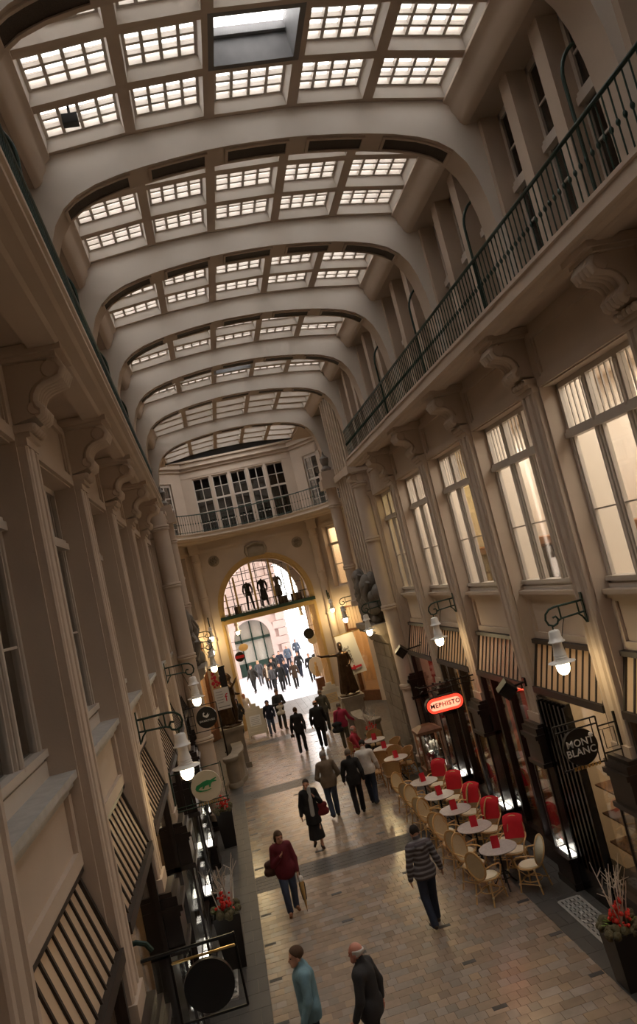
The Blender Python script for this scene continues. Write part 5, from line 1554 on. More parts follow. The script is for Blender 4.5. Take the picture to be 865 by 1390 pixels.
CLOTH = dict(burgundy=(.115,.010,.018), jeans=(.050,.066,.115), jeans_dark=(.022,.03,.055), black=(.011,.010,.011), tan=(.155,.112,.078), white=(.62,.58,.54), khaki=(.10,.085,.06),
             navy=(.012,.016,.035), charcoal=(.03,.03,.033), olive=(.055,.048,.036), brown=(.12,.065,.035), grey=(.20,.20,.21), pink=(.36,.028,.07), red=(.42,.03,.05), blue_grey=(.16,.22,.30), light_blue=(.16,.28,.34), teal=(.05,.09,.10), shoe_black=(.012,.011,.01), shoe_brown=(.20,.075,.03), shoe_dark=(.04,.022,.014),
             shaded_olive=(.022,.019,.014), shaded_brown=(.045,.026,.014), shaded_grey=(.06,.06,.064), shaded_navy=(.008,.01,.02), shaded_black=(.005,.005,.005), shaded_blue=(.06,.08,.11), hair_dark=(.018,.012,.009), hair_brown=(.075,.04,.022), hair_grey=(.30,.27,.25), hair_white=(.62,.60,.58), hair_blond=(.33,.22,.10), hair_greybrown=(.15,.115,.085), scarf_grey=(.36,.36,.36), bag_brown=(.06,.025,.015), bag_red=(.14,.012,.015), bag_white=(.55,.53,.50), purple=(.12,.02,.10), cream=(.6,.5,.38))  # crowd copies of the cloth colours, darkened to paint in their backlit shade
for n, c in CLOTH.items(): mat('cloth_'+n, c, .85 if 'shoe' not in n else .45, .10, 14, bump=.15, bscale=60)
def striped():
    m = mat('cloth_stripes', (.3,.3,.3), .85); nt = m.node_tree; N = nt.nodes; L = nt.links
    tc = N.new('ShaderNodeTexCoord'); sp = N.new('ShaderNodeSeparateXYZ'); L.new(tc.outputs['Object'], sp.inputs[0])
    a = N.new('ShaderNodeMath'); a.operation = 'MULTIPLY'; a.inputs[1].default_value = 11.5; L.new(sp.outputs['Z'], a.inputs[0])
    f = N.new('ShaderNodeMath'); f.operation = 'FRACT'; L.new(a.outputs[0], f.inputs[0])
    r = N.new('ShaderNodeValToRGB'); e = r.color_ramp.elements
    e[0].position = 0.0; e[0].color = (.052,.040,.046,1); e[1].position = .34; e[1].color = (.075,.062,.068,1)
    for p, c in ((.42,(.20,.19,.205,1)),(.72,(.25,.245,.27,1)),(.80,(.12,.105,.11,1)),(.95,(.06,.05,.055,1))): q = e.new(p); q.color = c
    L.new(f.outputs[0], r.inputs[0]); L.new(r.outputs[0], N['Principled BSDF'].inputs['Base Color'])
striped()
# head template: eye level at the origin, face towards +Y
def head_template():
    pr = [ell((0,-.012,.035),(.076,.096,.092)), ell((0,.022,-.045),(.058,.066,.070)), cap((0,.062,-.105),(0,.060,-.095),.026), cap((-.035,.045,-.08),(.035,.045,-.08),.032)]
    def cut(P, D):
        def sm(A, B, k): hh = np.clip(.5+.5*(A-B)/k, 0, 1); return A*(1-hh)+B*hh-k*hh*(1-hh)
        nose = field([cap((0,.082,.005),(0,.104,-.036),.008,.013)], P, .01); D = sm(D, nose, .012)
        brow = field([cap((-.045,.074,.026),(.045,.074,.026),.012)], P, .01); D = sm(D, brow, .02)
        ears = field([ell((-.077,-.012,-.012),(.014,.022,.034)), ell((.077,-.012,-.012),(.014,.022,.034))], P, .005); D = sm(D, ears, .008)
        eyes = np.minimum(np.linalg.norm(P-np.array((-.031,.088,.004)), axis=-1), np.linalg.norm(P-np.array((.031,.088,.004)), axis=-1))-.015
        D = -sm(-D, eyes, .012)
        return D
    return sdf(pr, .0095, .025, cut)
HEADV, HEADF = head_template()
def hand_template():
    pr = [cap((0,0,.01),(0,0,-.02),.021,.024,1.0), cap((-.008,-.026,-.055),(-.008,.026,-.055),.016), cap((0,-.018,-.03),(0,.018,-.03),.018)]
    fl = [(-.030,.040,.062),(-.011,.048,.072),(.010,.046,.068),(.029,.036,.052)]
    for y, l1, l2 in fl:
        pr += [cap((-.006,y,-.065),(-.012,y*1.1,-.065-l1*.75),.0095,.009), cap((-.012,y*1.1,-.065-l1*.75),(-.030,y*1.12,-.065-l1*.75-l2*.45),.009,.0075)]
    pr += [cap((-.004,.026,-.02),(-.016,.055,-.052),.013,.011), cap((-.016,.055,-.052),(-.030,.060,-.082),.011,.009)]
    return sdf(pr, .0068, .006)
HANDV, HANDF = hand_template()
HAIR_CACHE = {}
def hair_template(style):
    if style in HAIR_CACHE: return HAIR_CACHE[style]
    base = [ell((0,-.016,.042),(.087,.106,.099))]
    if style == 'short': cutf = lambda P: np.maximum((P[...,1]-.035) - 1.2*np.clip(P[...,2]-.05, -1, .05), -(P[...,2]+.055+.6*P[...,1]))
    elif style == 'cap': cutf = lambda P: np.maximum((P[...,1]-.06)-1.5*np.clip(P[...,2]-.05,-1,.05), -(P[...,2]+.065+.5*P[...,1]))
    elif style == 'ring': cutf = lambda P: np.maximum(np.maximum(P[...,2]-.055, P[...,1]-.02), -(P[...,2]+.06+.6*P[...,1]))
    elif style in ('bob', 'long'):
        base = [ell((0,-.016,.042),(.092,.108,.102)), cap((-.06,-.03,.0),(-.065,-.035,-.07 if style == 'bob' else -.18),.045,.035), cap((.06,-.03,0),(.065,-.035,-.07 if style == 'bob' else -.18),.045,.035), cap((0,-.07,0),(0,-.075,-.08 if style == 'bob' else -.20),.06,.045)]
        cutf = lambda P: np.where(P[...,2] > .055, P[...,1]-.085, P[...,1]-.028)
    elif style == 'bun':
        base = [ell((0,-.016,.042),(.083,.102,.096)), ell((0,-.115,.03),(.04,.038,.04))]
        cutf = lambda P: np.maximum((P[...,1]-.04)-1.3*np.clip(P[...,2]-.06,-1,.04), -(P[...,2]+.06+.6*P[...,1]))
    elif style == 'hood':
        base = [ell((0,-.022,.035),(.108,.118,.118)), cap((0,-.05,-.08),(0,-.05,-.14),.085,.095), cap((-.05,0,-.11),(.05,0,-.11),.055)]
        cutf = lambda P: np.maximum(P[...,1]-.075, -np.maximum(np.hypot(P[...,0]/.062, (P[...,2]+.005)/.085)-1, .02-P[...,1])*.05)
    pr = base
    HAIR_CACHE[style] = sdf(pr, .011, .025, lambda P, D: np.maximum(D, cutf(P)))
    return HAIR_CACHE[style]
def V3(*a): return np.array(a, float)

def person(x, y, deg, label, h=1.74, jacket='black', hem=.80, trousers='jeans', shoes='shoe_black', hair=('short','hair_dark'), step=.20, lead=1,
           arms=None, head=(0,0), fine=True, female=False, coat=False, skirt=None, stout=1.0, skin='skin', seated=False, group=None, bend=0.0, scarf=None, jmat=None, waist=None, name='person'):
    """deg: heading, 0 = along the hall (away from the viewer), 180 = towards the viewer. head = (turn, nod) in degrees"""
    s = h/1.75; res = .019 if fine else .027
    root = PM()
    zh = .93 if not seated else .47
    # skeleton
    hipc = V3(0,0,zh); chest = V3(0,.05*bend*4,zh+.42); neck = V3(0,.02+.09*bend*4,zh+.585); hd = V3(0,.045+.13*bend*4,zh+.70)
    sw = .185 if not female else .165
    sw *= (.6+.4*stout)
    legs = {}
    for sx in (-1, 1):
        d = step*(1 if sx == lead else -1)
        hp = V3(sx*.088,0,zh-.03)
        if seated: kn = V3(sx*.11,.42,.49); an = V3(sx*.11,.40,.09)
        else:
            an = V3(sx*.085, d, .085 + (.05 if d < -.05 else 0)); mid = (hp+an)/2; kn = mid + V3(sx*.012, .035+max(0, -d)*.25+abs(d)*.12, .02)
        toe = an + V3(sx*.03, .155, -.045 + (-.015 if d < -.05 else 0))
        legs[sx] = (hp, kn, an, toe)
    A = {}
    for sx in (-1, 1):
        sh = chest + V3(sx*sw, -.005, .07)
        spec = (arms or {}).get(sx)
        if spec is None:
            d = -step*.9*(1 if sx == lead else -1)
            el = sh + V3(sx*.075, d*.45-.03, -.275); wr = el + V3(sx*.015, d*.55+.07, -.235)
        else: el = V3(*spec[0])+V3(0,0,zh-.93); wr = V3(*spec[1])+V3(0,0,zh-.93)
        A[sx] = (sh, el, wr)
    g = stout
    def P(v): return v*s
    # body
    b = [cap(P(hipc+V3(-.06,0,0)),P(hipc+V3(.06,0,0)),.105*s*g), cap(P(hipc+V3(0,0,.1)),P(chest),.105*s*g,.115*s*g), cap(P(chest+V3(-sw+.05,0,.06)),P(chest+V3(sw-.05,0,.06)),.065*s), cap(P(chest+V3(0,0,.1)),P(neck+V3(0,0,.06)),.058*s,.052*s), cap(P(neck),P(hd+V3(0,-.02,-.05)),.052*s,.05*s)]
    for sx in (-1, 1):
        hp, kn, an, toe = legs[sx]; b += [cap(P(hp),P(kn),.072*s*g,.05*s), cap(P(kn),P(an),.05*s,.036*s), cap(P(an),P(toe),.034*s,.028*s)]
        sh, el, wr = A[sx]; b += [cap(P(sh),P(el),.042*s,.034*s), cap(P(el),P(wr),.034*s,.025*s)]
    v, f = sdf(b, res*1.15, .03); root.add(v, f, skin)
    yaw, nod = radians(head[0]), radians(head[1])
    HM = Matrix.Translation(Vector(P(hd))) @ Matrix.Rotation(yaw, 4, 'Z') @ Matrix.Rotation(-nod, 4, 'X') @ Matrix.Scale(s*1.02, 4)
    root.add(HEADV, HEADF, skin, HM)
    for ex in (-.031, .031):
        e = MB().ball((ex,.072,.004), .0125, 8, 5); root.add(e.v, e.f, 'eye', HM)
    e = MB().tube([(-.024,.083,-.064),(0,.091,-.063),(.024,.083,-.064)], [.004,.0075,.004], 6); root.add(e.v, e.f, 'lips', HM)
    for sx in (-1, 1):
        sh, el, wr = A[sx]; d = Vector(wr-el).normalized()
        z = -d; yv = Vector((0,1,0)) if abs(d.y) < .8 else Vector((0,0,1)); xv = yv.cross(z).normalized(); yv = z.cross(xv)
        M = basis(xv*s, yv*s, z*s, P(wr)+np.array(d)*.012)
        if sx < 0: M = M @ Matrix.Diagonal((-1,1,1,1))
        root.add(HANDV, HANDF if sx > 0 else [q[::-1] for q in HANDF], skin, M)
    o = root.build(name)
    o.location = (x, y, 0); o.rotation_euler = (0,0,radians(deg)); tag(o, label, 'person', group)
    # jacket
    gj = g*1.0; t = .034
    j = [cap(P(hipc+V3(-.07,0,.06)),P(hipc+V3(.07,0,.06)),(.112+t)*s*gj), cap(P(hipc+V3(0,0,.14)),P(chest),(.118+t)*s*gj,(.122+t)*s*gj), cap(P(chest+V3(-sw+.05,0,.055)),P(chest+V3(sw-.05,0,.055)),(.072+t)*s), cap(P(chest+V3(0,0,.12)),P(neck+V3(0,-.006,.045)),.075*s,.066*s)]
    if coat or hem < .7: j += [cap(P(hipc+V3(0,0,.05)),P(V3(0,0,hem)),(.135+t)*s*gj,(.16+t)*s*gj)]
    else: j += [cap(P(hipc+V3(-.055,0,.02)),P(hipc+V3(.055,0,.02)),(.118+t)*s*gj), cap(P(hipc+V3(-.05,0,-.06)),P(hipc+V3(.05,0,-.06)),(.112+t)*s*gj)]
    for sx in (-1, 1):
        sh, el, wr = A[sx]; wr2 = wr+(el-wr)*.06; j += [cap(P(sh),P(el),(.054+t*.6)*s,(.046+t*.5)*s), cap(P(el),P(wr2),(.046+t*.5)*s,(.036+t*.4)*s)]
    if female: j += [cap(P(chest+V3(-.07,.09,.0)),P(chest+V3(.07,.09,.0)),.06*s)]
    hz = hem*s if not seated else (zh-.08)*s
    wrz = {sx: A[sx][2] for sx in A}
    def cutj(Pp, D):
        c = hz-Pp[...,2]
        near = np.full(D.shape, False)
        for sx in (-1, 1):
            el, wr = P(A[sx][1]), P(A[sx][2]); ab = wr-el; tt = np.clip(((Pp-el)@ab)/(ab@ab), 0, 1); near |= np.linalg.norm(Pp-el-tt[...,None]*ab, axis=-1) < .085*s
        c = np.where(near & (np.abs(Pp[...,0]) > .13*s), -1., c)
        D = np.maximum(D, c)
        # collar opening
        D = np.maximum(D, -(np.linalg.norm((Pp-P(neck+V3(0,.012,.085)))/np.array((1,1,1.3)), axis=-1)-.058*s))
        return D
    pm = PM(); v, f = sdf(j, res, .028, cutj); pm.add(v, f, jmat or 'cloth_'+jacket); pm.build('jacket' if not coat else 'coat', o)
    # trousers or skirt
    pm = PM()
    if skirt:
        z0 = skirt*s
        tr = [cap(P(hipc+V3(-.05,0,.02)),P(hipc+V3(.05,0,.02)),.125*s*g), cap(P(hipc),P(V3(0,0,skirt)),.13*s*g,.215*s)]
        v, f = sdf(tr, res, .03, lambda Pp, D: np.maximum(D, z0-Pp[...,2])); pm.add(v, f, 'cloth_'+trousers); pm.build('skirt', o)
    else:
        tr = [cap(P(hipc+V3(-.06,0,0)),P(hipc+V3(.06,0,0)),.128*s*g)]
        for sx in (-1, 1):
            hp, kn, an, toe = legs[sx]; tr += [cap(P(hp),P(kn),.100*s*g,.078*s), cap(P(kn),P(an+V3(0,-.005,-.02)),.078*s,.068*s)]
        v, f = sdf(tr, res, .022, lambda Pp, D: np.maximum(D, .062*s-Pp[...,2])); pm.add(v, f, 'cloth_'+trousers); pm.build('trousers', o)
    for sx in (-1, 1):
        hp, kn, an, toe = legs[sx]; pm = PM()
        dz = an[2]-.085
        sp = [cap(P(an+V3(0,-.045,-.045)),P(an+V3(0,.02,-.035)),.042*s), cap(P(an+V3(0,.0,-.03)),P(toe+V3(0,0,.0)),.045*s,.034*s), cap(P(an),P(an+V3(0,-.01,.03)),.045*s)]
        fz = max(0.0, (an[2]-.085))*s
        v, f = sdf(sp, .014 if fine else .02, .02, lambda Pp, D: np.maximum(D, (.004+fz*.55)-Pp[...,2])); pm.add(v, f, 'cloth_'+shoes); pm.build('shoe', o)
    if hair:
        hv, hf = hair_template(hair[0]); pm = PM(); pm.add(hv, hf, 'cloth_'+hair[1], HM); pm.build('hair' if hair[0] != 'hood' else 'hood', o)
    if scarf:
        pm = PM(); sc = [cap(P(neck+V3(-.05,.03,.04)),P(neck+V3(.05,.03,.04)),.055*s), cap(P(neck+V3(0,-.05,.05)),P(neck+V3(0,-.03,.05)),.06*s), cap(P(neck+V3(-.04,.09,.02)),P(chest+V3(-.03,.155,-.1)),.05*s,.055*s,1.5), cap(P(chest+V3(-.03,.155,-.1)),P(hipc+V3(-.01,.175,-.04)),.055*s,.06*s,1.6)]
        v, f = sdf(sc, .017, .02, lambda Pp, D: np.maximum(D, -(np.linalg.norm(Pp-P(neck+V3(0,.0,.06)), axis=-1)-.056*s))); pm.add(v, f, 'cloth_'+scarf); pm.build('scarf', o)
    A['s'] = s; A['hip'] = hipc; A['chest'] = chest; A['o'] = o
    return A
def held(nm, label, cat, A, local_pts, builder):
    """thing carried by a person: built in the carrier's frame, placed in the world on its own"""
    o = A['o']; R = Matrix.Rotation(o.rotation_euler.z, 4, 'Z'); 
    t = thing(nm, label, cat, tuple(Vector(o.location) + (R @ Vector(local_pts))), o.rotation_euler.z)
    builder(t); return t
def bag_builder(w, d, h, mt, strap=None, round_=True):
    def f(t):
        v, fc = sdf([cap((-w/2+.05,0,.05),(w/2-.05,0,.05),.05+d/4), cap((-w/2+.06,0,h-.05),(w/2-.06,0,h-.05),.04+d/5), cap((0,0,.05),(0,0,h-.05),d/2)], .018, .05); pm = PM(); pm.add(v, fc, 'cloth_'+mt); pm.build('bag_body', t)
        if strap:
            m = MB(); m.tube(strap, .011, 6); m.build('strap', 'cloth_'+mt, t, local=True)
    return f

# ---- the people nearest the viewer
a = person(-1.74, 12.2, 186, 'woman in a burgundy fleece and blue jeans walking towards the viewer', 1.66, 'burgundy', .74, 'jeans', 'shoe_brown', ('bob','hair_brown'), .07, 1, arms={1: ((.24,.06,1.10),(.08,.20,1.27)), -1: ((-.245,.02,1.10),(-.24,.10,.86))}, head=(12,10), female=True, stout=1.12)
held('shoulder_bag', 'dark brown shoulder bag at the hip of the woman in burgundy', 'bag', a, (.24,-.06,.86), bag_builder(.30,.16,.24,'bag_brown',[(0,-.05,.2),(-.06,-.10,.40),(-.12,-.04,.56),(-.12,.06,.56),(-.05,.14,.38),(0,.06,.2)]))
def umb(t):
    m = MB(); m.lathe([(.006,-.62),(.03,-.42),(.048,-.2),(.05,-.08),(.02,.0)], (0,0,0), 12); m.build('canopy', 'gold_paint', t, smooth=40, local=True)
    m = MB(); m.tube([(.03,.012,-.42),(.05,.01,-.2),(.05,.01,-.08)], .012, 5); m.tube([(-.03,.012,-.42),(-.05,.01,-.2),(-.05,.01,-.08)], .012, 5); m.build('dark_stripes', 'black', t, local=True)
    m = MB(); m.lathe([(.03,-.09),(.055,-.02),(.05,.03),(.02,.06)], (0,0,0), 10); m.build('wrapping', 'white_enamel', t, smooth=50, local=True)
    m = MB(); m.tube([(0,0,.0),(0,0,.13),(.02,0,.17),(.05,0,.17),(.06,0,.13)], .01, 6); m.tube([(0,0,-.62),(0,0,-.68)], .005, 5); m.build('handle', 'wood_brown', t, smooth=40, local=True)
held('folded_umbrella', 'folded yellow and black umbrella hanging from the hand of the woman in burgundy', 'umbrella', a, (-.255,.12,.66), umb)
a = person(-.75, 15.6, 176, 'woman in a long black coat with a grey scarf walking towards the viewer', 1.68, 'black', .62, 'black', 'shoe_dark', ('bun','hair_dark'), .10, -1, arms={1: ((.255,-.02,1.12),(.29,.03,.88)), -1: ((-.27,.05,1.13),(-.15,.17,1.30))}, head=(-14,6), female=True, coat=True, skirt=.24, scarf='scarf_grey', stout=1.08)
held('shoulder_bag', 'dark red shoulder bag of the woman in the black coat', 'bag', a, (-.27,.03,.78), bag_builder(.26,.16,.26,'bag_red',[(0,0,.24),(.06,.02,.48),(.12,.04,.62),(.10,-.06,.6),(0,-.04,.24)]))
a = person(.68, 9.83, 6, 'man in a grey striped hooded sweater and jeans seen from behind', 1.76, 'grey', .86, 'jeans_dark', 'shoe_dark', ('short','hair_dark'), .17, 1, arms={1: ((.27,-.03,1.12),(.34,.06,.90)), -1: ((-.255,.0,1.10),(-.27,.07,.86))}, head=(0,12), jmat='cloth_stripes')
def hoodpiece(A):
    o = A['o']; pm = PM(); s = A['s']; v, f = sdf([cap((-.07,-.13,1.45),(.07,-.13,1.45),.05), cap((0,-.145,1.40),(0,-.145,1.34),.055,.03)], .018, .03); pm.add(np.array(v)*s, f, 'cloth_stripes'); pm.build('hood', o)
hoodpiece(a)
a = person(.0, 17.58, 4, 'grey-haired man in a tan jacket and blue jeans seen from behind', 1.80, 'tan', .82, 'jeans', 'shoe_dark', ('short','hair_grey'), .10, 1, arms={1: ((.30,-.06,1.12),(.19,.10,.98)), -1: ((-.30,-.06,1.12),(-.19,.10,.98))}, stout=1.12)
a = person(.66, 17.25, -6, 'man in a black jacket and black trousers walking away beside the man in white', 1.74, 'black', .80, 'black', 'shoe_black', ('short','hair_greybrown'), .14, 1)
a = person(1.16, 17.75, -20, 'man in a white jacket and dark jeans leaning his head forward', 1.76, 'white', .86, 'jeans_dark', 'shoe_black', ('short','hair_dark'), .17, -1, head=(0,22), bend=.05, stout=1.08)
a = person(.08, 26.55, -12, 'man in a black coat striding away with a camera in his hand', 1.74, 'black', .76, 'black', 'shoe_black', ('short','hair_brown'), .22, 1, arms={-1: ((-.27,-.04,1.08),(-.30,.02,.84)), 1: None}, fine=False)
def cam_b(t): MB().box(-.07,.07,-.04,.04,-.05,.05).build('camera_body','black',t,local=True); m = MB(); m.lathe([(.035,0),(.035,.07)],(0,0,.05),10); m.build('lens','black',t,smooth=40,local=True); MB().tube([(-.06,0,.05),(-.05,0,-.12),(.02,.02,-.2),(.05,0,-.1),(.06,0,.05)],.006,5).build('strap','black',t,local=True)
held('camera', 'small black camera dangling from the hand of the striding man', 'camera', a, (-.31,.06,.70), cam_b)
a = person(.90, 26.5, -8, 'broad bald man in a black coat walking away', 1.82, 'black', .80, 'black', 'shoe_black', ('ring','hair_dark'), .15, -1, stout=1.16, fine=False)
a = person(1.46, 29.3, -6, 'grey-haired man in a brown jacket beyond the bald man', 1.76, 'olive', .80, 'charcoal', 'shoe_black', ('short','hair_greybrown'), .16, 1, fine=False)
a = person(1.64, 25.2, -10, 'person in a pink-red sweater with a black bag seen from behind', 1.70, 'pink', .84, 'khaki', 'shoe_dark', ('short','hair_greybrown'), .06, 1, arms={1: ((.30,.06,1.14),(.45,.26,.98)), -1: ((-.26,-.03,1.1),(-.29,.03,.86))}, stout=1.06, fine=False)
held('shoulder_bag', 'black bag on the back of the person in pink-red', 'bag', a, (-.20,-.20,.74), bag_builder(.34,.20,.30,'black',[(0,.02,.28),(.05,.02,.55),(.12,.06,.70),(.2,.16,.6)]))
a = person(-.76, 31.8, 172, 'child in a hooded navy jacket and jeans walking towards the viewer', 1.55, 'navy', .80, 'jeans', 'shoe_black', ('hood','navy'), .18, 1, fine=False)
a = person(-.22, 32.4, 196, 'tall man in a dark jacket looking down at his hands', 1.86, 'charcoal', .80, 'charcoal', 'shoe_dark', ('short','hair_brown'), .08, -1, arms={1: ((.26,.04,1.12),(.10,.24,1.14)), -1: ((-.26,.04,1.12),(-.06,.24,1.14))}, head=(20,25), fine=False)
held('carrier_bag', 'pale carrier bag held by the tall man', 'bag', a, (.06,.26,.76), bag_builder(.34,.16,.38,'bag_white',[(-.08,0,.36),(-.03,0,.42),(.03,0,.42),(.08,0,.36)]))
a = person(1.60, 22.54, -110, 'seated bald man in a red jacket at the farthest wicker table', 1.74, 'red', .5, 'charcoal', 'shoe_black', ('ring','hair_grey'), 0, 1, arms={1: ((.26,.16,1.10),(.06,.34,1.17)), -1: ((-.26,.16,1.12),(-.10,.40,1.08))}, head=(20,10), seated=True, fine=False, skin='skin_pink')
a = person(-1.86, 6.66, 90, 'dark-haired person in a light blue jacket at the bottom edge', 1.74, 'light_blue', .82, 'jeans_dark', 'shoe_black', ('short','hair_brown'), .10, 1)
a = person(-1.08, 6.22, 60, 'bald ruddy man with white side hair at the bottom edge', 1.74, 'charcoal', .82, 'charcoal', 'shoe_black', ('ring','hair_white'), .10, 1, skin='skin_pink')
# ---- the crowd at the entrance and people by the left stand
CROWD = [
 (-.79, 47.6, 150, 'man in an olive jacket with a dark backpack at the left of the entrance crowd', dict(jacket='shaded_olive', trousers='shaded_black', hair=('short','hair_brown'), h=1.8, stout=1.1)),
 (-.2, 50.5, 180, 'fair-haired person in a pale coat at the back of the entrance crowd', dict(jacket='shaded_grey', trousers='shaded_grey', hair=('bob','hair_blond'), h=1.72)),
 (.14, 47.2, 175, 'woman in a brown coat with a light scarf in the entrance crowd', dict(jacket='shaded_brown', trousers='shaded_black', hair=('long','hair_brown'), h=1.68, female=True, hem=.62, coat=True, scarf='cream')),
 (.62, 48.8, 190, 'tall person in black behind the woman in the brown coat', dict(jacket='shaded_black', trousers='shaded_black', hair=('short','hair_brown'), h=1.8)),
 (.45, 46.4, 170, 'young person in a grey jacket between darker coats', dict(jacket='shaded_grey', trousers='shaded_black', hair=('bob','hair_brown'), h=1.55)),
 (.87, 45.0, 184, 'person in a knee-length black coat leading the entrance crowd', dict(jacket='shaded_black', trousers='shaded_black', hair=('short','hair_dark'), h=1.76, hem=.6, coat=True)),
 (1.33, 46.8, 178, 'person in a short dark jacket beside the black-coated leader', dict(jacket='shaded_navy', trousers='shaded_black', hair=('short','hair_brown'), h=1.66)),
 (1.72, 44.8, 182, 'person in a mid-brown coat walking alone at the centre of the entrance', dict(jacket='shaded_brown', trousers='shaded_black', hair=('short','hair_brown'), h=1.66, hem=.68)),
 (2.52, 49.4, 160, 'person in a dark anorak right of the centre of the entrance', dict(jacket='shaded_black', trousers='shaded_navy', hair=('short','hair_brown'), h=1.74)),
 (2.90, 45.8, 176, 'man in a black coat at the right jamb of the entrance', dict(jacket='shaded_black', trousers='shaded_black', hair=('short','hair_brown'), h=1.8)),
 (3.55, 47.6, 185, 'half hidden person in dark brown at the right edge of the entrance', dict(jacket='shaded_olive', trousers='shaded_black', hair=('short','hair_brown'), h=1.76)),
 (3.48, 60.5, 180, 'distant figure in blue grey on the bright street at the right', dict(jacket='shaded_blue', trousers='shaded_navy', hair=('short','hair_brown'), h=1.76)),
 (2.36, 56.2, 185, 'distant figure in pale blue grey on the bright street', dict(jacket='shaded_blue', trousers='shaded_navy', hair=('short','hair_grey'), h=1.8)),
 (1.55, 53.6, 170, 'distant figure in dark blue on the bright street', dict(jacket='shaded_navy', trousers='shaded_navy', hair=('short','hair_dark'), h=1.74)),
 (1.05, 52.0, 200, 'distant dark figure behind the black-coated leader', dict(jacket='shaded_black', trousers='shaded_black', hair=('short','hair_dark'), h=1.74)),
 (-2.70, 30.4, 90, 'woman in a pale jacket with a purple scarf by the left poster', dict(jacket='white', trousers='jeans', hair=('bob','hair_blond'), h=1.7, female=True, scarf='purple')),
 (-2.12, 34.0, 160, 'dark-haired woman in black behind the sandwich board', dict(jacket='black', trousers='black', hair=('long','hair_dark'), h=1.68, female=True)),
 (-1.72, 35.0, 200, 'ruddy person in a pale shirt behind the sandwich board', dict(jacket='white', trousers='charcoal', hair=('ring','hair_greybrown'), h=1.72)),
]
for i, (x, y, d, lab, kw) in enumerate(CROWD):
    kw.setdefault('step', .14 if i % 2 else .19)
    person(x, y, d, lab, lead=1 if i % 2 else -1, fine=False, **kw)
# backpack of the man in olive
t = thing('backpack', 'dark backpack on the man in the olive jacket', 'bag', (-.66, 47.78, 1.0), radians(150)); bag_builder(.32,.22,.44,'black')(t)

# ---- bronze groups and window dummies
def bronze(figs, loc, label, plinth):
    o = thing('bronze_statue', label, 'statue', loc)
    for nm, x, y, rz, s, arms, cloak in figs:
        pr = [cap((0,0,.95),(0,0,1.36),.15,.16), cap((-.13,0,1.42),(.13,0,1.42),.075), cap((0,0,1.42),(0,.03,1.55),.06), ell((0,.03,1.66),(.085,.10,.125)), cap((0,.11,1.66),(0,.135,1.63),.02), cap((0,-.02,1.74),(0,-.06,1.76),.09)]
        for sx in (-1, 1):
            el, wr, hn = arms[sx]; pr += [cap((sx*.19,0,1.42),el,.06,.05), cap(el,wr,.05,.036), cap(wr,hn,.036,.016)]
            hd = V3(*hn)-V3(*wr); hd = hd/np.linalg.norm(hd)
            for q in (-1.5,-.5,.5,1.5): pr += [cap(V3(*wr)+hd*.05+V3(0,q*.014,q*.01), V3(*wr)+hd*(.17-.01*abs(q))+V3(0,q*.026,q*.014), .011, .008)]
            pr += [cap((sx*.09,.03,.92),(sx*.11,.06*sx+.04,.50),.095,.07), cap((sx*.11,.06*sx+.04,.5),(sx*.12,.05*sx,.10),.07,.05), cap((sx*.12,.05*sx-.04,.05),(sx*.14,.05*sx+.15,.03),.05,.035)]
        if cloak: 
            for q in range(6):
                a = radians(180+150*(q/5-.5)-90); pr += [cap((.13*cos(a),.10*sin(a)-.03,1.38),(.27*cos(a),.20*sin(a)-.05,.10),.05,.085)]
        v, f = sdf(pr, .021, .035); pm = PM(); M = Matrix.Translation((x,y,plinth)) @ Matrix.Rotation(rz,4,'Z') @ Matrix.Scale(s,4); pm.add(v, f, 'bronze', M); pm.build(nm, o)
    m = MB(); m.lathe([(.40,0),(.42,.03),(.40,plinth)], (0,0,0), 20); m.build('bronze_base', 'bronze', o, local=True)
    return o
rest = {1: ((.27,0,1.15),(.16,.18,1.05),(.08,.24,1.04)), -1: ((-.27,0,1.15),(-.2,.15,1.0),(-.16,.24,.98))}
point = {1: ((.27,.0,1.16),(.2,.16,1.02),(.14,.22,1.0)), -1: ((-.44,.08,1.46),(-.72,.12,1.50),(-.86,.13,1.58))}
bronze([('figure', .02, -.05, pi*.95, 1.12, {1: ((.44,.08,1.46),(.72,.10,1.49),(.86,.10,1.56)), -1: ((-.27,0,1.16),(-.2,.16,1.02),(-.14,.22,1.0))}, True)], (2.42, 27.0, 1.61), 'bronze statue of a cloaked man stretching out one arm on the right pedestal', .06)
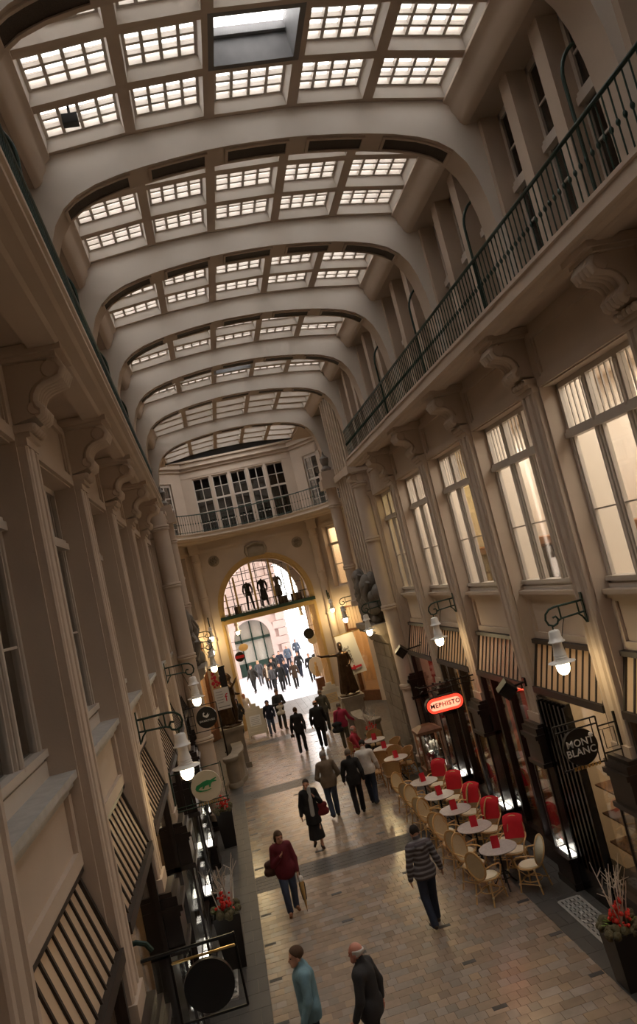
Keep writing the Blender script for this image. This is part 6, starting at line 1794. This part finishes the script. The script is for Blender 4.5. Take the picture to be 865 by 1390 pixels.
bronze([('figure', -.14, -.02, pi*.8, 1.05, rest, True), ('figure', .2, .05, -pi*.55, 1.08, {1: ((.36,.12,1.30),(.42,.3,1.5),(.42,.36,1.6)), -1: ((-.27,0,1.15),(-.2,.15,1.0),(-.16,.24,.98))}, False)], (-2.42, 27.0, 1.61), 'bronze group of gesturing figures on the left pedestal', .06)
def dummy(x, y, label, jacket, coat, legs):
    o = thing('clothes_dummy', label, 'mannequin', (x, y, 5.60))
    z0 = .0
    pr = [cap((-.05,0,.86),(.05,0,.86),.11), cap((0,0,.95),(0,0,1.22),.11,.125), cap((-.12,0,1.28),(.12,0,1.28),.07), cap((0,0,1.3),(0,0,1.40),.05)]
    for sx in (-1, 1): pr += [cap((sx*.18,0,1.27),(sx*.24,.02,1.02),.055,.045), cap((sx*.24,.02,1.02),(sx*.2,.1,.80),.045,.035)]
    if coat: pr += [cap((0,0,.86),(0,0,.5),.14,.20)]
    v, f = sdf(pr, .022, .03); pm = PM(); pm.add(v, f, 'cloth_'+jacket); pm.build('jacket', o)
    if legs:
        for sx in (-1, 1):
            v, f = sdf([cap((sx*.08,0,.86),(sx*.12,0,.45),.08,.06), cap((sx*.12,0,.45),(sx*.15,.02,.05),.06,.045)], .022, .02); pm = PM(); pm.add(v, f, 'cloth_charcoal'); pm.build('trouser_leg', o)
    else: MB().lathe([(.16,0),(.16,.02),(.02,.03),(.02,.55)], (0,0,0), 12).build('stand', 'iron_black', o, local=True)
dummy(-.36, 35.6, 'headless dummy in a jacket and trousers, left in the arched window', 'olive', False, True)
dummy(.41, 35.6, 'headless dummy in a dark coat, middle of the arched window', 'black', True, True)
dummy(1.18, 35.6, 'headless dummy in a patterned dress, right in the arched window', 'brown', True, False)
for i, (x, w, lab) in enumerate(((-1.05,.36,'brown box at the left foot of the arched window'), (1.28,.5,'brown box under the dress dummy in the arched window'), (2.02,.55,'brown box at the right foot of the arched window'))):
    yy = 35.2 if i == 1 else 35.5
    o = thing('wooden_box', lab, 'box', (x, yy, 5.56)); MB().box(x-w/2,x+w/2,yy-.14,yy+.14,5.56,5.56+.34).build('body','wood_brown',o); MB().box(x-w/2-.02,x+w/2+.02,yy-.16,yy+.16,5.90,5.94).build('lid','wood_brown',o)
